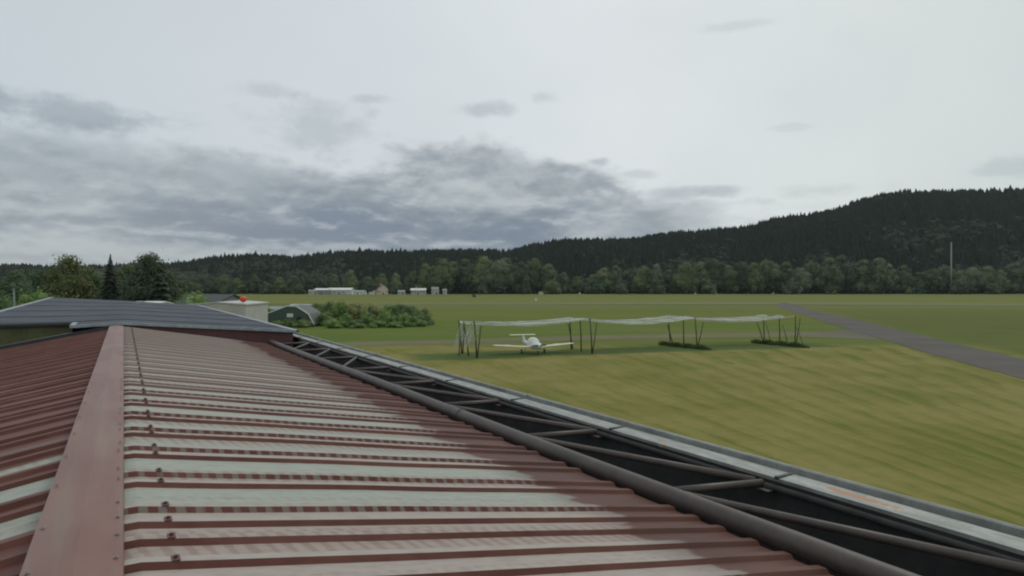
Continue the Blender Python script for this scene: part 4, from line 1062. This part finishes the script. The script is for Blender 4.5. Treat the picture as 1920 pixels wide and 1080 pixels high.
# tall grass left standing round the post feet
def tuft_strip(pa, pb, n, h, seed, label, wdt=.55):
    rg = np.random.default_rng(seed); f_ = rg.random(n); a, b_ = np.array(pa), np.array(pb); c = a + (b_ - a) * f_[:, None]
    c = c + rg.normal(size=(n, 2)) * wdt * .5; hh_ = h * rg.uniform(.5, 1.15, n) * (.75 + .35 * np.sin(f_ * 23 + seed)); an = rg.uniform(0, 6.28, n); w = .05
    d_ = np.stack([np.cos(an), np.sin(an)], 1) * w; lean = rg.normal(size=(n, 2)) * .22
    V = np.zeros((n, 3, 3)); V[:, 0, :2] = c - d_; V[:, 1, :2] = c + d_; V[:, 2, :2] = c + lean; V[:, 2, 2] = hh_
    link('tall_grass', npmesh('tall_grass', V.reshape(-1, 3), np.arange(n * 3).reshape(-1, 3), [L_tuft]), label=label, cat='grass', kind='stuff')
L_tuft = leaf_mat('tall_grass_blades', (0.045, 0.078, 0.024), (0.090, 0.130, 0.042), .6)
tuft_strip(G(1243, 647), G(1326, 656), 5200, .55, 1, 'dark tall grass strip round the feet of the middle net posts')
tuft_strip(G(1417, 643), G(1509, 652), 5200, .6, 2, 'dark tall grass strip round the feet of the posts next to the taxiway')

# ------------------------------------------------------------------ light aircraft (nose = local +X)
X_, Y_ = G(1000, 662.5)
ac = empty('light_aircraft', (X_, Y_, 0), R(-90 + 17), label='white low wing light aircraft with a T tail parked under the net', cat='aeroplane')
def ell(x, zc_, ry, rz_, n=20, p=2.3):
    out_ = []
    for k in range(n):
        a = 2 * math.pi * k / n; c, s = math.cos(a), math.sin(a)
        out_.append((x, ry * math.copysign(abs(c) ** (2 / p), c), zc_ + rz_ * math.copysign(abs(s) ** (2 / p), s)))
    return out_
g = MB(); g.loft([ell(*q) for q in ((2.05, 1.08, .16, .15), (1.98, 1.07, .34, .26), (1.7, 1.04, .47, .36), (1.1, 1.0, .54, .43), (.4, .99, .58, .47), (-.5, .99, .57, .46), (-1.3, 1.02, .44, .38), (-2.3, 1.06, .27, .26), (-3.3, 1.1, .15, .17), (-4.1, 1.12, .06, .09))])
fu = g.build('fuselage', M_ac, ac, smooth=True)
g = MB(); g.loft([ell(x_, 1.28, ry, rz_, 20, 2.1) for x_, ry, rz_ in ((1.0, .12, .05), (.82, .46, .30), (.45, .60, .56), (0, .64, .64), (-.5, .58, .60), (-1.0, .42, .38), (-1.5, .2, .12))]); g.build('canopy', M_accover, ac, smooth=True)
g = MB()
for s_ in (-1, 1): g.box(1.99, 2.015, s_ * .24 - .09, s_ * .24 + .09, .98, 1.12)
g.build('air_intake', M_black, fu)
g = MB(); g.box(1.5, 1.95, -.2, .2, .62, .74); g.build('cowl_chin', M_acgrey, fu)
def wing_mesh(s_):
    g = MB(); secs = []
    for (y_, x0, ch, z_, th) in ((.35, .75, 1.35, .78, .17), (2.6, .68, 1.22, .93, .15), (4.7, .60, 1.10, 1.08, .12), (4.95, .52, .95, 1.11, .05)):
        pf = []
        for (fx, ft) in ((0, 0), (.04, .55), (.15, .9), (.35, 1), (.65, .65), (1, .03), (.65, -.15), (.35, -.35), (.1, -.35)):
            pf.append((x0 - fx * ch, s_ * y_, z_ + ft * th * .62))
        secs.append(pf)
    g.loft(secs); return g
for s_ in (-1, 1):
    w = wing_mesh(s_).build('wing', M_wing, ac, smooth=False)
    g = MB(); g.box(-.62, -.46, *sorted((s_ * 2.7, s_ * 4.6)), 1.0, 1.02); g.build('aileron', M_ac, w)
g = MB(); fn = lambda y_: [(-3.1, y_, 1.15), (-4.1, y_, 1.1), (-4.5, y_ * .6, 1.93), (-3.95, y_ * .6, 1.96)]
g.loft([fn(-.06), fn(.06)]); g.build('fin', M_ac, ac)
g = MB()
for (x0, x1, y0_, y1_, z0_) in ((-3.85, -4.6, -1.65, 1.65, 1.93),):
    secs = []
    for y_ in (-1.65, -1.5, 0, 1.5, 1.65):
        th = .02 if abs(y_) > 1.6 else .05; c_ = .06 if abs(y_) > 1.6 else 0
        secs.append([(x0 - c_, y_, z0_), (x0 - .2, y_, z0_ + th), (x1 + c_, y_, z0_ + .005), (x0 - .2, y_, z0_ - th)])
    g.loft(secs)
g.build('tailplane', M_wing, ac)
sp = MB(); sp.loft([ell(x_, 1.1, r_, r_, 14, 2) for x_, r_ in ((2.03, .15), (2.15, .14), (2.27, .08), (2.33, .01))]); pr = sp.build('spinner', M_ac, ac, smooth=True)
for s_ in (-1, 1):
    g = MB(); g.loft([[(2.10, s_ * a, 1.1 + .06 * s_ * a + o_) , (2.13, s_ * a, 1.1 + .06 * s_ * a + o2), (2.16, s_ * a, 1.1 + .06 * s_ * a - o_)] for a, o_, o2 in ((.1, .05, .05), (.4, .085, .085), (.75, .07, .07), (.92, .025, .025))])
    g.build('propeller_blade', M_black, pr)
def wheel(x_, y_, r_, name):
    g = MB(); g.tube([(x_ + .05, y_ * (.5 if y_ else 1), .75), (x_, y_, r_)], .045, 8); st_ = g.build(name, M_ac, ac)
    g = MB(); g.tube([(x_, y_ - .07, r_), (x_, y_ - .05, r_), (x_, y_ + .05, r_), (x_, y_ + .07, r_)], [r_ * .8, r_, r_, r_ * .8], 18); ty = g.build('tyre', M_tyre, st_, smooth=False)
    g = MB(); g.tube([(x_, y_ - .078, r_), (x_, y_ + .078, r_)], r_ * .42, 12); g.build('rim', M_ac, ty)
wheel(1.55, 0, .22, 'nose_leg'); wheel(-.15, 1.45, .25, 'main_leg'); wheel(-.15, -1.45, .25, 'main_leg')

# ------------------------------------------------------------------ thin humid air
hm = bpy.data.materials.new('humid_air'); hm.use_nodes = True; ht_ = NT(hm.node_tree); ht_.n.clear()
ho = ht_.node('ShaderNodeOutputMaterial'); pv = ht_.node('ShaderNodeVolumePrincipled')
pv.inputs['Color'].default_value = (.86, .93, 1, 1); pv.inputs['Density'].default_value = 0.00005; pv.inputs['Anisotropy'].default_value = 0.0
ht_.l.new(pv.outputs[0], ho.inputs['Volume'])
g = MB(); g.box(-6500, 6500, -700, 6500, -1, 330); g.build('haze', hm, kind='stuff')
